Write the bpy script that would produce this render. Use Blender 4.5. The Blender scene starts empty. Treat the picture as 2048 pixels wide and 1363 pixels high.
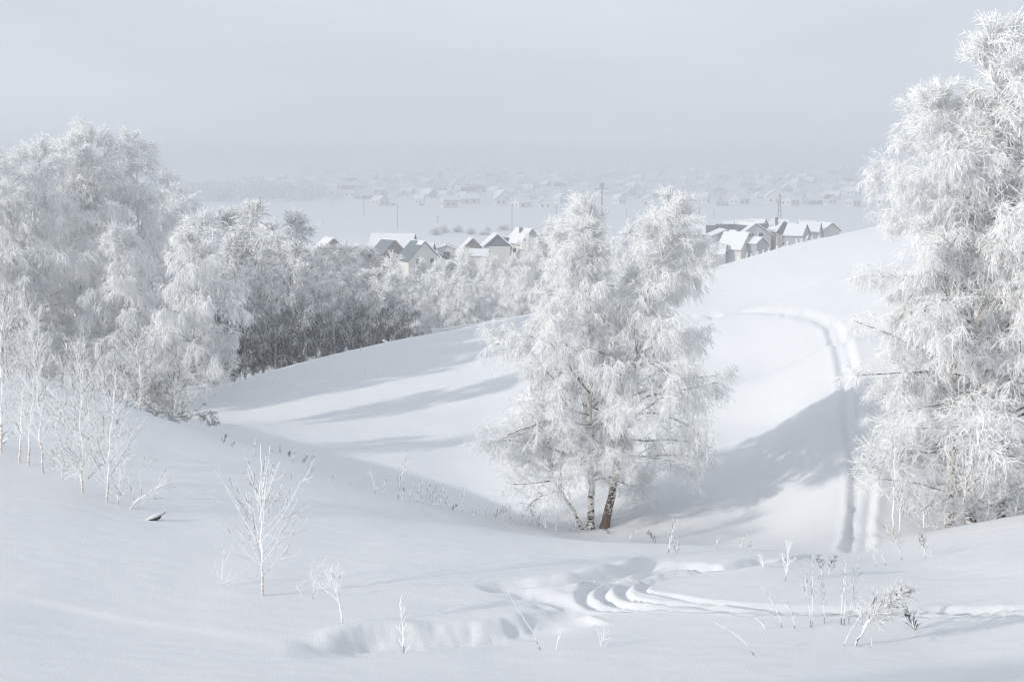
import bpy, math, random
import numpy as np
from mathutils import Vector, Matrix
PI = math.pi
C = bpy.context.scene.collection
SC = bpy.context.scene

# ------------------------------------------------------------------ camera
FOC = 2844.0            # focal length in pixels of a 2048 wide frame (50 mm lens)
PITCH = math.radians(7.43)
EYE = 30.0              # height of the camera above the datum
cam = bpy.data.objects.new('camera', bpy.data.cameras.new('camera'))
C.objects.link(cam)
cam.location = (0, 0, EYE)
cam.rotation_euler = (PI/2 - PITCH, 0, 0)
cam.data.lens = 50.0
cam.data.sensor_width = 36.0
cam.data.clip_start = 0.2
cam.data.clip_end = 20000
SC.camera = cam

# ------------------------------------------------------------------ sky and sun
SUN_EL, SUN_AZ = math.radians(18), (-0.88, -0.475)      # the sun stands low behind the left shoulder
W = bpy.data.worlds.new('World'); SC.world = W; W.use_nodes = True
nt = W.node_tree; nt.nodes.clear()
sky = nt.nodes.new('ShaderNodeTexSky'); sky.sky_type = 'NISHITA'; sky.sun_disc = False
sky.sun_elevation = SUN_EL
sky.sun_rotation = math.atan2(SUN_AZ[0], SUN_AZ[1])
sky.air_density = 1.0; sky.dust_density = 6.0; sky.ozone_density = 1.0
hs = nt.nodes.new('ShaderNodeHueSaturation'); hs.inputs['Saturation'].default_value = 0.3
mx = nt.nodes.new('ShaderNodeMix'); mx.data_type = 'RGBA'
mx.inputs['Factor'].default_value = 0.80                # thin frost fog: most of the sky is a flat pale grey
mx.inputs['B'].default_value = (6.4, 6.88, 7.5, 1)
bg = nt.nodes.new('ShaderNodeBackground'); bg.inputs['Strength'].default_value = 0.10
ow = nt.nodes.new('ShaderNodeOutputWorld')
nt.links.new(sky.outputs[0], hs.inputs['Color']); nt.links.new(hs.outputs[0], mx.inputs['A'])
cn = nt.nodes.new('ShaderNodeTexNoise'); cn.inputs['Scale'].default_value = 3.0; cn.inputs['Detail'].default_value = 4.0
tc = nt.nodes.new('ShaderNodeTexCoord'); mpw = nt.nodes.new('ShaderNodeMapping'); mpw.inputs['Scale'].default_value = (1, 1, 4.5)
nt.links.new(tc.outputs['Generated'], mpw.inputs['Vector']); nt.links.new(mpw.outputs[0], cn.inputs['Vector'])
cr = nt.nodes.new('ShaderNodeMapRange'); cr.inputs['From Min'].default_value = 0.3; cr.inputs['From Max'].default_value = 0.7
cr.inputs['To Min'].default_value = 0.95; cr.inputs['To Max'].default_value = 1.05; nt.links.new(cn.outputs['Fac'], cr.inputs['Value'])
vm = nt.nodes.new('ShaderNodeVectorMath'); vm.operation = 'SCALE'
nt.links.new(mx.outputs['Result'], vm.inputs[0]); nt.links.new(cr.outputs[0], vm.inputs['Scale']); nt.links.new(vm.outputs[0], bg.inputs['Color']); nt.links.new(bg.outputs[0], ow.inputs['Surface'])
sl = bpy.data.lights.new('sun', 'SUN'); sl.energy = 2.2; sl.angle = math.radians(0.9); sl.color = (1.0, 0.95, 0.88)
so = bpy.data.objects.new('sun', sl); C.objects.link(so)
so.rotation_euler = Vector((SUN_AZ[0]*math.cos(SUN_EL), SUN_AZ[1]*math.cos(SUN_EL), math.sin(SUN_EL))).to_track_quat('Z', 'Y').to_euler()
so.location = (-60, -40, 80)

SC.view_settings.view_transform = 'Standard'
try: SC.view_settings.look = 'None'
except TypeError: pass
SC.view_settings.exposure = 0.36; SC.view_settings.gamma = 1.0; SC.view_settings.use_curve_mapping = False
SC.render.engine = 'CYCLES'
cy = SC.cycles
cy.use_denoising = True; cy.denoiser = 'OPENIMAGEDENOISE'; cy.denoising_input_passes = 'RGB_ALBEDO_NORMAL'
cy.max_bounces = 10; cy.diffuse_bounces = 9; cy.glossy_bounces = 2; cy.volume_bounces = 1; cy.transparent_max_bounces = 4
cy.caustics_reflective = False; cy.caustics_refractive = False
cy.pixel_filter_type = 'BLACKMAN_HARRIS'; cy.filter_width = 1.2

# ------------------------------------------------------------------ helpers
def tag(o, label=None, cat=None, group=None, kind=None):
    if label: o['label'] = label
    if cat: o['category'] = cat
    if group: o['group'] = group
    if kind: o['kind'] = kind
    return o

def obj(name, mesh, parent=None, loc=None):
    o = bpy.data.objects.new(name, mesh); C.objects.link(o)
    if parent: o.parent = parent
    if loc is not None: o.location = loc
    return o

def empty(name, loc, label=None, cat=None, group=None, rz=0.0, scale=1.0):
    o = bpy.data.objects.new(name, None); C.objects.link(o)
    o.empty_display_size = 0.3
    o.location = loc; o.rotation_euler = (0, 0, rz); o.scale = (scale,)*3
    return tag(o, label, cat, group)

def mesh_np(name, V, F, mat, smooth=True, attrs=None):
    """V (n,3), F (m,k) one polygon size"""
    me = bpy.data.meshes.new(name)
    V = np.ascontiguousarray(V, dtype=np.float32); F = np.ascontiguousarray(F, dtype=np.int32)
    n, (m, k) = len(V), F.shape
    me.vertices.add(n); me.vertices.foreach_set('co', V.ravel())
    me.loops.add(m*k); me.loops.foreach_set('vertex_index', F.ravel())
    me.polygons.add(m); me.polygons.foreach_set('loop_start', np.arange(0, m*k, k, dtype=np.int32))
    me.polygons.foreach_set('use_smooth', np.full(m, smooth, dtype=bool))
    for an, av in (attrs or {}).items():
        a = me.attributes.new(an, 'FLOAT', 'POINT'); a.data.foreach_set('value', np.ascontiguousarray(av, dtype=np.float32))
    me.update(calc_edges=True)
    if mat: me.materials.append(mat)
    return me

def at(px, py, D):
    """the point seen at photograph pixel (px, py) whose distance along the view is D metres"""
    u, v = (px-1024)/FOC, (681.5-py)/FOC
    dy = math.cos(PITCH) + v*math.sin(PITCH)
    dz = v*math.cos(PITCH) - math.sin(PITCH)
    s = D/dy
    return (u*s, D, EYE + dz*s)

def vnoise(x, y, seed):
    """smooth value noise in [-1,1], vectorised"""
    r = np.random.default_rng(seed).random((256, 256))*2-1
    xi, yi = np.floor(x).astype(int), np.floor(y).astype(int)
    fx, fy = x-xi, y-yi
    fx = fx*fx*fx*(fx*(fx*6-15)+10); fy = fy*fy*fy*(fy*(fy*6-15)+10)
    g = lambda a, b: r[a & 255, b & 255]
    return (g(xi, yi)*(1-fx)+g(xi+1, yi)*fx)*(1-fy) + (g(xi, yi+1)*(1-fx)+g(xi+1, yi+1)*fx)*fy

def sstep(a, b, x):
    t = np.clip((x-a)/(b-a), 0, 1); return t*t*(3-2*t)

# ------------------------------------------------------------------ materials
def material(name):
    m = bpy.data.materials.new(name); m.use_nodes = True
    return m, m.node_tree, m.node_tree.nodes['Principled BSDF']

def N(nt, typ, **kw):
    n = nt.nodes.new(typ)
    for k, v in kw.items():
        if k.startswith('_'): setattr(n, k[1:], v)
        else: n.inputs[k.replace('__', ' ')].default_value = v
    return n

def mixcol(nt, fac, a, b):
    m = nt.nodes.new('ShaderNodeMix'); m.data_type = 'RGBA'
    for s, v in (('Factor', fac), ('A', a), ('B', b)):
        if hasattr(v, 'is_linked'): nt.links.new(v, m.inputs[s])
        elif s == 'Factor': m.inputs[s].default_value = v
        else: m.inputs[s].default_value = (*v, 1)
    return m.outputs['Result']

def ramp(nt, fac, a, b):
    r = nt.nodes.new('ShaderNodeMapRange'); r.inputs['From Min'].default_value = a; r.inputs['From Max'].default_value = b
    nt.links.new(fac, r.inputs['Value']); return r.outputs['Result']

def flat_mat(name, col, rough=0.8, var=0.12, scale=3.0):
    m, t, b = material(name)
    no = N(t, 'ShaderNodeTexNoise', Scale=scale, Detail=4.0)
    co = t.nodes.new('ShaderNodeTexCoord'); t.links.new(co.outputs['Object'], no.inputs['Vector'])
    c = mixcol(t, no.outputs['Fac'], tuple(x*(1-var) for x in col), tuple(min(1, x*(1+var)) for x in col))
    t.links.new(c, b.inputs['Base Color']); b.inputs['Roughness'].default_value = rough
    b.inputs['Specular IOR Level'].default_value = 0.2
    return m

def snow_mat(name, bump=0.9, grain=40.0):
    m, t, b = material(name)
    ge = t.nodes.new('ShaderNodeNewGeometry')
    n1 = N(t, 'ShaderNodeTexNoise', Scale=grain, Detail=6.0, Roughness=0.7)
    n2 = N(t, 'ShaderNodeTexNoise', Scale=1.7, Detail=5.0)
    t.links.new(ge.outputs['Position'], n1.inputs['Vector']); t.links.new(ge.outputs['Position'], n2.inputs['Vector'])
    c = mixcol(t, n2.outputs['Fac'], (0.73, 0.745, 0.77), (0.77, 0.78, 0.80))
    t.links.new(c, b.inputs['Base Color'])
    b.inputs['Roughness'].default_value = 0.75; b.inputs['Specular IOR Level'].default_value = 0.15
    bp = N(t, 'ShaderNodeBump', Strength=bump, Distance=0.02)
    t.links.new(n1.outputs['Fac'], bp.inputs['Height']); t.links.new(bp.outputs[0], b.inputs['Normal'])
    return m
M_SNOW = snow_mat('snow')
M_SNOWFAR = snow_mat('far_snow', bump=0.0)

def rime_mat(name, bark, rime=(0.97, 0.975, 0.98), lo=0.0, hi=1.0):
    """bark carrying hoar frost: the 'rime' attribute says how much, upper sides carry more; low values also paint shade into crowns"""
    m, t, b = material(name)
    ge = t.nodes.new('ShaderNodeNewGeometry'); sp = t.nodes.new('ShaderNodeSeparateXYZ')
    t.links.new(ge.outputs['Normal'], sp.inputs[0])
    at_ = N(t, 'ShaderNodeAttribute', _attribute_name='rime')
    a = N(t, 'ShaderNodeMath', _operation='MULTIPLY_ADD'); a.inputs[1].default_value = 0.25
    t.links.new(sp.outputs['Z'], a.inputs[0]); t.links.new(at_.outputs['Fac'], a.inputs[2])
    no = N(t, 'ShaderNodeTexNoise', Scale=14.0, Detail=3.0)
    co = t.nodes.new('ShaderNodeTexCoord'); t.links.new(co.outputs['Object'], no.inputs['Vector'])
    a2 = N(t, 'ShaderNodeMath', _operation='ADD'); t.links.new(a.outputs[0], a2.inputs[0])
    n2 = ramp(t, no.outputs['Fac'], 0.3, 0.7)
    a3 = N(t, 'ShaderNodeMath', _operation='MULTIPLY_ADD'); a3.inputs[1].default_value = 0.5; a3.inputs[2].default_value = -0.25
    t.links.new(n2, a3.inputs[0]); t.links.new(a3.outputs[0], a2.inputs[1])
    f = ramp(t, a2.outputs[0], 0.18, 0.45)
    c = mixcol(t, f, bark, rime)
    t.links.new(c, b.inputs['Base Color']); b.inputs['Roughness'].default_value = 0.8; b.inputs['Specular IOR Level'].default_value = 0.15
    sw = N(t, 'ShaderNodeMath', _operation='MULTIPLY'); sw.inputs[1].default_value = 0.9; t.links.new(f, sw.inputs[0]); t.links.new(sw.outputs[0], b.inputs['Sheen Weight']); b.inputs['Sheen Roughness'].default_value = 0.6     # fuzzy crystals
    return m
M_RIME = rime_mat('rimed_bark', (0.10, 0.09, 0.085)); M_RIME_SHADE = rime_mat('rimed_bark_painted_shade', (0.09, 0.09, 0.095))  # second one is a copy of the bark toned for the wood's shade

def birch_mat(name, dark=(0.05, 0.04, 0.035), foot=0.12):
    m, t, b = material(name)
    co = t.nodes.new('ShaderNodeTexCoord'); mp = t.nodes.new('ShaderNodeMapping')
    mp.inputs['Scale'].default_value = (7, 7, 15); t.links.new(co.outputs['Object'], mp.inputs['Vector'])
    n1 = N(t, 'ShaderNodeTexNoise', Scale=1.0, Detail=3.0, Roughness=0.65); t.links.new(mp.outputs[0], n1.inputs['Vector'])
    at_ = N(t, 'ShaderNodeAttribute', _attribute_name='rime')      # share of height: cracked bark at the foot
    h = N(t, 'ShaderNodeMath', _operation='MULTIPLY_ADD'); h.inputs[1].default_value = foot
    t.links.new(at_.outputs['Fac'], h.inputs[0]); t.links.new(n1.outputs['Fac'], h.inputs[2])
    f = ramp(t, h.outputs[0], 0.585, 0.635)
    n3 = N(t, 'ShaderNodeTexNoise', Scale=3.0, Detail=2.0); t.links.new(co.outputs['Object'], n3.inputs['Vector'])
    pale = mixcol(t, n3.outputs['Fac'], (0.66, 0.62, 0.56), (0.80, 0.79, 0.77))
    c = mixcol(t, f, pale, dark)
    t.links.new(c, b.inputs['Base Color']); b.inputs['Roughness'].default_value = 0.75
    bp = N(t, 'ShaderNodeBump', Strength=0.5, Distance=0.02); t.links.new(f, bp.inputs['Height']); t.links.new(bp.outputs[0], b.inputs['Normal'])
    return m
M_BIRCHB = birch_mat('brown_birch_bark', (0.12, 0.08, 0.06), 0.30)
M_BIRCH = birch_mat('birch_bark')

# ------------------------------------------------------------------ terrain
CTRL = [  # photograph pixel and distance of places on the ground near the camera
 (0,1363,22),(512,1363,22),(1024,1363,22.5),(1536,1363,23),(2048,1363,23.5),
 (0,1200,26),(512,1200,27.5),(1024,1235,27),(1536,1230,27),(2048,1215,27.5),
 (0,1050,30),(165,985,34),(0,935,37),(512,1050,32.7),(800,1110,31),(1024,1130,30.7),(300,1000,34.5),
 (0,745,52),(230,805,50),(380,852,49),(560,905,48),(800,975,46.5),(1000,1025,45),(1150,1060,44),
 (1330,1090,35),(1330,1125,31.2),(1536,1120,31.2),(1500,1098,34),(1330,1062,43),(1536,1062,42.3),
 (1850,1080,36),(2048,1032,37),(1850,1150,30.7),(2048,1120,31),(1700,1112,34.5),
 (1536,950,46.8),(1536,850,52),(1536,750,61),(1536,620,82),(1536,509,118),
 (1250,1000,46),(1250,900,51.5),(1250,800,59),(1250,700,71),(1250,610,92),(1250,582,105),
 (1700,1060,41),(1700,950,44.3),(1690,790,49.5),(1690,680,58),(1650,560,79),(1650,477,108),
 (1900,1030,42.5),(1900,880,47),(1900,700,56),(1900,520,78),(1900,432,108),(2048,960,44),(2048,640,60),(2048,380,108),
 (1024,1000,51),(1024,900,57),(1024,800,66),(1024,700,79.5),(1010,636,95),
 (800,900,56.5),(800,800,69),(800,740,78),(800,680,91),
 (640,880,58.5),(440,852,59),(380,864,55),(560,916,52.5),(800,986,50),(1000,1033,47.5),(640,800,71),(640,715,87),(480,770,79),(400,845,66),(400,803,74),
]
PTS = [at(*c) for c in CTRL]
PTS += [(-18.5,60,20.2),(-25,75,16),(-30,70,17.5),(-30,95,14.5),(-22,88,14.8),   # the gully behind the near slope
        (-14,104,13.5),(-2,124,13.0),(10,150,10.5),(-14,125,11.5),(-30,125,11.5),(-5,150,9.5),(-40,150,9),
        (16,160,11.5),(28,158,14.5),(45,150,20),(60,128,26),(16,180,8),(28,180,9),(60,180,14),(8,128,13.5),(16,135,15.5),(60,100,28.5),(50,60,25),(40,40,23.5),
        (-40,60,22),(-34,38,25),(-45,38,26.5),(-28,25,24.5),(-24,12,26.5),(0,1.5,28.3),(15,0,28),(-15,0,28),(0,14,23.4),(10,14,23.3),(-10,14,23.5),(28,25,22.0),(30,10,25)]
PTS = np.array(PTS)
_S = 40.0
def _phi(r2): return 0.5*r2*np.log(r2+1e-12)
def _fit(P, lam=2e-4):
    n = len(P); xy = P[:, :2]/_S
    d2 = ((xy[:, None]-xy[None])**2).sum(-1)
    A = np.zeros((n+3, n+3)); A[:n, :n] = _phi(d2)+lam*np.eye(n)
    A[:n, n] = 1; A[:n, n+1:] = xy; A[n:, :n] = A[:n, n:].T
    return np.linalg.solve(A, np.concatenate([P[:, 2], np.zeros(3)]))
_W = _fit(PTS)
def tps(x, y):
    x, y = np.asarray(x, float)/_S, np.asarray(y, float)/_S
    out = _W[-3] + _W[-2]*x + _W[-1]*y
    for (cx, cyy, _), w in zip(PTS, _W[:-3]):
        out = out + w*_phi((x-cx/_S)**2+(y-cyy/_S)**2)
    return out
VALLEY = 3.0
def valley(x, y):
    r = np.hypot(x, y)
    v = VALLEY + 0*r
    v = v - 10*sstep(430, 690, r) + 20*sstep(1080, 2300, r) + 0.35*vnoise(x/60+3, y/60, 5)
    return v
def base_h(x, y):
    x = np.asarray(x, float); y = np.asarray(y, float)
    r = np.hypot(x, y)
    k = sstep(150, 270, r)
    near = tps(np.clip(x, -70, 70), np.clip(y, -20, 190))
    z = near*(1-k) + valley(x, y)*k
    nearf = 1-sstep(140, 200, r)
    z = z + nearf*(0.07*vnoise(x/4.5, y/4.5, 1) + 0.022*vnoise(x/1.3+9, y/1.9, 2)*sstep(8, 20, r))
    z = z + nearf*0.007*vnoise(x/0.55+0.4*y, y/0.22+0.5*vnoise(x, y, 8), 3)     # wind ripple
    return z
def ray_hit(px, py, y0=15.0, y1=170.0, f=None):
    """first ground point seen at a photograph pixel"""
    f = f or base_h
    ys = np.concatenate([np.arange(y0, 60, 0.15), np.arange(60, y1, 0.5)])
    u, v = (px-1024)/FOC, (681.5-py)/FOC
    dy = math.cos(PITCH)+v*math.sin(PITCH); dz = v*math.cos(PITCH)-math.sin(PITCH)
    xs = u*ys/dy; zs = EYE+dz*ys/dy
    g = f(xs, ys)-zs
    i = np.nonzero(g > 0)[0]
    if len(i) == 0: return (xs[-1], ys[-1], float(f(xs[-1], ys[-1])))
    i = max(1, i[0]); a = g[i-1]/(g[i-1]-g[i]+1e-9)
    X, Y = xs[i-1]+a*(xs[i]-xs[i-1]), ys[i-1]+a*(ys[i]-ys[i-1])
    return (float(X), float(Y), float(f(X, Y)))

# ------------------------------------------------------------------ tracks trodden and driven into the snow
def resample(pts, step):
    p = np.array(pts, float); 
    # Catmull-Rom through the points
    q = np.vstack([2*p[0]-p[1], p, 2*p[-1]-p[-2]]); out = []
    for i in range(1, len(q)-2):
        for t in np.linspace(0, 1, 8, endpoint=False):
            a, b, c, d = q[i-1], q[i], q[i+1], q[i+2]
            out.append(0.5*((2*b)+(c-a)*t+(2*a-5*b+4*c-d)*t*t+(3*b-a-3*c+d)*t**3))
    out.append(p[-1]); return np.array(out)
def track(pix):
    return resample([ray_hit(*q)[:2] for q in pix], 0.3)
TR_WEST = track([(1180,1208),(1140,1212),(1100,1226),(1020,1244),(930,1254),(840,1262),(750,1268),(660,1282),(560,1284)])
TR_FAINT = track([(600,1284),(520,1282),(420,1268),(330,1256),(240,1240),(150,1222),(60,1204),(-60,1190)])
RUTS = [  # line on the ground, depth, half width, fade at both ends
 ([(2200,1216),(2048,1214),(1800,1216.5),(1668,1217),(1517,1212),(1403,1202),(1330,1190),(1290,1183),(1286,1173),(1304,1163),(1342,1153),(1403,1142),(1479,1130.5),(1562,1121),(1645,1111.5)], .15, .092, 0, 1.5),
 ([(2200,1223),(2048,1220.5),(1800,1222.5),(1517,1219),(1403,1211),(1327,1206),(1270,1196),(1248,1184),(1246,1173),(1267,1162),(1297,1157),(1365,1146),(1441,1135),(1520,1127)], .15, .092, 0, 1.5),
 ([(2200,1229),(2048,1227),(1700,1228),(1517,1225),(1403,1219),(1297,1213),(1236,1201),(1208,1186),(1207,1175),(1229,1165),(1267,1158),(1327,1149.5),(1403,1138)], .14, .092, 0, 1.0),
 ([(1330,1221),(1260,1215),(1192,1206),(1170,1194),(1167,1181),(1180,1170),(1206,1162),(1270,1155)], .11, .12, .8, .8),
 ([(955,1179),(1024,1168),(1100,1165),(1168,1157),(1236,1142),(1297,1128),(1345,1118)], .26, .26, .8, 1.0),
 ([(1170,1163),(1267,1149),(1320,1138),(1365,1134),(1420,1134),(1460,1133),(1509,1123),(1560,1116)], .24, .24, .8, 1.0),
 ([(985,1186),(1040,1187),(1085,1191),(1130,1199),(1160,1207)], .18, .28, .8, .6),
 ([(1060,1196),(1110,1206),(1150,1213),(1200,1212)], .08, .26, .5, .5),
]
RUTS = [(track(p), *q) for p, *q in RUTS]
TR_HILL = track([(1712,1108),(1720,1040),(1726,980),(1716,900),(1706,830),(1706,780),(1694,730),(1684,690),(1668,662),(1640,640),(1600,628),(1540,622),(1480,624),(1420,629),(1360,640)])

def dist_to(poly, x, y):
    """signed distance (left of travel > 0) and length along the line"""
    best = np.full(x.shape, 1e9); sd = np.full(x.shape, 1e9); sa = np.zeros(x.shape); s0 = 0.0
    for a, b in zip(poly[:-1], poly[1:]):
        d = b-a; L = math.hypot(*d)
        if L < 1e-6: continue
        t = np.clip(((x-a[0])*d[0]+(y-a[1])*d[1])/(L*L), 0, 1)
        ex, ey = x-(a[0]+t*d[0]), y-(a[1]+t*d[1])
        r = np.hypot(ex, ey); m = r < best
        best = np.where(m, r, best); sd = np.where(m, np.sign(d[0]*ey-d[1]*ex)*r, sd); sa = np.where(m, s0+t*L, sa)
        s0 += L
    return sd, sa, s0

def gauss(d, w): return np.exp(-(d/w)**2)

def track_h(x, y):
    """height change of the tracks, and a mask of where they are"""
    x = np.atleast_1d(np.asarray(x, float)); y = np.atleast_1d(np.asarray(y, float))
    n = x.shape; dz = np.zeros(n); mask = np.zeros(n); hill = np.zeros(n)
    floor = np.zeros(n); rut = np.zeros(n); berm = np.zeros(n); ins = np.zeros(n)
    rough = vnoise(x/0.10, y/0.10, 21)*0.4+vnoise(x/0.30+7, y/0.30, 22)*0.6
    wob = lambda s, k: 0.06*vnoise(s*0.7, 0*s+k*3.3, 23)
    def near(poly, r):
        lo, hi = poly.min(0)-r, poly.max(0)+r
        return np.nonzero((x > lo[0]) & (x < hi[0]) & (y > lo[1]) & (y < hi[1]))[0]
    # far bank higher and steep towards the camera, near side soft
    i = near(TR_WEST, 2.5)
    if len(i):
        d, s, L = dist_to(TR_WEST, x[i], y[i]); d = -d      # travel runs to the left, so the far side is the right hand
        end = sstep(0, 1.6, L-s)*sstep(0, 1.6, s)
        d = d + 0.10*vnoise(s*0.7, s*0, 31) + 0.03*vnoise(s*2.3, s*0, 32)
        far = np.where(d > 0, sstep(0.0, 0.42, d), 0); nearp = np.where(d <= 0, sstep(0.1, 1.5, -d), 0)
        inr = (np.abs(d) < 2.2)*end
        floor[i] = np.minimum(floor[i], -0.32*(1-np.maximum(far, nearp))*inr)
        berm[i] = np.maximum(berm[i], 0.06*gauss(d-0.55, 0.2)*(0.5+0.9*vnoise(s*0.9, s*0, 33))*inr)
        bank = gauss(d-0.18, 0.22)*inr
        rut[i] = rut[i] + 0.05*vnoise(s*3.1, d*4, 34)*bank + 0.03*rough[i]*bank
        k = np.where((d > -1.1) & (d < 0.45), end, 0); mask[i] = np.maximum(mask[i], k); ins[i] = np.maximum(ins[i], np.where((d > -1.2) & (d < .1), end, 0))
    i = near(TR_FAINT, 2.0)
    if len(i):
        d, s, L = dist_to(TR_FAINT, x[i], y[i]); d = -d
        end = sstep(0, 1.0, s)*sstep(0, 2, L-s)
        a = 0.03+0.07*sstep(3, 8, s)
        far = np.where(d > 0, sstep(0.0, 0.3, d), 0); nearp = np.where(d <= 0, sstep(0.05, 1.6, -d), 0)
        floor[i] = np.minimum(floor[i], np.where(np.abs(d) < 1.9, -a*(1-np.maximum(far, nearp))*end, 0))
    # driven ruts
    for poly, dep, w, f0, f1 in RUTS:
        i = near(poly, 1.0)
        if not len(i): continue
        d, s, L = dist_to(poly, x[i], y[i])
        end = (sstep(0, f0, s) if f0 else 1)*sstep(0, f1, L-s)
        d = d + 0.035*vnoise(s*0.9, s*0+dep*40, 41) + 0.018*vnoise(s*3.5, s*0+dep*70, 45)
        a = np.abs(d); ww = w*(1+0.2*vnoise(s*1.3, np.sign(d)+dep*90, 43)); dd = dep*(0.85+0.3*vnoise(s*0.8, s*0+dep*50, 44))*end
        k = np.exp(-(a/ww)**2.6)
        floor[i] = np.minimum(floor[i], -dd*k+0.018*rough[i]*k)
        berm[i] = np.maximum(berm[i], 0.38*dd*gauss(a-1.75*ww, 0.55*ww)*(0.7+0.7*vnoise(s*2.2, np.sign(d)*4+dep*30, 42)))
        ins[i] = np.maximum(ins[i], np.exp(-(a/(1.12*ww))**4)*end); mask[i] = np.maximum(mask[i], (a < 2.2*ww)*end)
    dz = floor+rut+berm*(1-ins)+0.016*rough*np.clip(mask, 0, 1)
    # lumps of thrown-up snow at the junction
    jx, jy = ray_hit(1165, 1206)[:2]
    j = 1-sstep(0.3, 1.7, np.hypot(x-jx, y-jy))
    dz += j*(0.09*vnoise(x/0.75+3, y/0.75+1, 51)+0.025*vnoise(x/0.28, y/0.28, 52)-0.07)
    mask = np.maximum(mask, j)
    i = near(TR_HILL, 2.0)
    if len(i):
        d, s, L = dist_to(TR_HILL, x[i], y[i]); a = np.abs(d)
        edge = 0.36+0.05*vnoise(s*1.2, np.sign(d), 61)
        p = -0.08*(1-sstep(edge-0.20, edge+0.12, a))+0.045*gauss(a-edge-0.12, 0.11)
        for k, o in enumerate((-0.22, 0.22)):
            p = p - 0.06*gauss(d-o-0.35*wob(s, k), 0.09)
        p = p + 0.035*rough[i]*(1-sstep(0.5, 0.8, a))
        end = sstep(0, 2.5, s)
        dz[i] += p*end; hill[i] = (a < 0.65)*end
    return dz, mask, hill

def ground(x, y):
    """height of the snow, tracks included"""
    xa, ya = np.atleast_1d(np.asarray(x, float)), np.atleast_1d(np.asarray(y, float))
    return base_h(xa, ya)+track_h(xa, ya)[0]
def gz(x, y): return float(ground(x, y)[0])
def spot(px, py, y0=15.0):
    x, y, z = ray_hit(px, py, y0)
    return (x, y, gz(x, y))

def build_terrain():
    a_in = np.radians(np.arange(-22.5, 22.501, 0.125))
    a_out = np.radians(np.concatenate([np.arange(23.6, 60, 0.8), np.arange(60, 300, 5.0), np.arange(300, 337, 0.8)]))
    az = np.concatenate([a_in, a_out]); na = len(az)
    r = [0.4]
    while r[-1] < 19: r.append(r[-1]+max(0.25, r[-1]*0.06))
    while r[-1] < 38: r.append(r[-1]+0.085)
    while r[-1] < 56: r.append(r[-1]+0.2)
    while r[-1] < 100: r.append(r[-1]+0.6)
    while r[-1] < 170: r.append(r[-1]+1.2)
    while r[-1] < 4800: r.append(r[-1]*1.05)
    r = np.array(r); nr = len(r)
    A, R = np.meshgrid(az, r)                 # (nr, na)
    X, Y = (R*np.sin(A)).ravel(), (R*np.cos(A)).ravel()
    Z = base_h(X, Y); dz, mask, hill = track_h(X, Y); Z = Z+dz
    V = np.stack([X, Y, Z], 1)
    ii, jj = np.meshgrid(np.arange(nr-1), np.arange(na), indexing='ij')
    j2 = (jj+1) % na
    F = np.stack([ii*na+jj, ii*na+j2, (ii+1)*na+j2, (ii+1)*na+jj], -1).reshape(-1, 4)[:, ::-1]
    # smooth normals of the whole sheet, kept where it is cut into named pieces of ground
    fn = np.cross(V[F[:, 2]]-V[F[:, 0]], V[F[:, 3]]-V[F[:, 1]])
    vn = np.zeros_like(V)
    for k in range(4):
        for c in range(3): vn[:, c] += np.bincount(F[:, k], fn[:, c], len(V))
    vn /= np.linalg.norm(vn, axis=1, keepdims=True)+1e-12
    fc = V[F].mean(1); fr = np.hypot(fc[:, 0], fc[:, 1])
    fm, fh = mask[F].mean(1), hill[F].mean(1)
    reg = np.zeros(len(F), int)
    gully = 47-0.22*fc[:, 0]
    reg[(fc[:, 1] > gully) | (fr > 60)] = 1
    reg[fr > 185] = 2
    reg[(fm > 0.5) & (reg == 0)] = 3
    reg[fh > 0.5] = 4
    for k, (nm, mt) in enumerate((('snowy_slope', M_SNOW), ('snowy_hill', M_SNOW), ('valley_field', M_SNOWFAR), ('snow_track', M_SNOW), ('hill_path', M_SNOW))):
        f = F[reg == k]; u, inv = np.unique(f, return_inverse=True)
        me = mesh_np(nm, V[u], inv.reshape(-1, 4), mt)
        me.normals_split_custom_set_from_vertices(vn[u].astype(np.float32))
        tag(obj(nm, me), kind='structure')
build_terrain()
# ------------------------------------------------------------------ branching plants
def unit(v): return v/(np.linalg.norm(v, axis=-1, keepdims=True)+1e-9)

def tubes(P, R, sides=3, rime=None, seed=0):
    """P (n,k,3) centre lines, R (n,k) radii -> vertices, quads, rime values"""
    n, k, _ = P.shape
    T = np.empty_like(P); T[:, 1:-1] = P[:, 2:]-P[:, :-2]; T[:, 0] = P[:, 1]-P[:, 0]; T[:, -1] = P[:, -1]-P[:, -2]
    T = unit(T)
    ref = unit(np.random.default_rng(seed).normal(size=(n, 1, 3)))
    A = unit(np.cross(T, ref)); B = np.cross(T, A)
    an = np.arange(sides)*2*PI/sides
    V = P[:, :, None]+R[:, :, None, None]*(A[:, :, None]*np.cos(an)[None, None, :, None]+B[:, :, None]*np.sin(an)[None, None, :, None])
    base = (np.arange(n)*k*sides)[:, None, None]; kk = (np.arange(k-1)*sides)[None, :, None]; ss = np.arange(sides)[None, None, :]
    s2 = (ss+1) % sides
    F = np.stack(np.broadcast_arrays(base+kk+ss, base+kk+s2, base+kk+sides+s2, base+kk+sides+ss), -1).reshape(-1, 4)
    rv = np.ones((n, k)) if rime is None else (np.broadcast_to(rime[:, None], (n, k)) if rime.ndim == 1 else rime)
    return V.reshape(-1, 3), F, np.repeat(rv.reshape(-1), sides)

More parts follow.
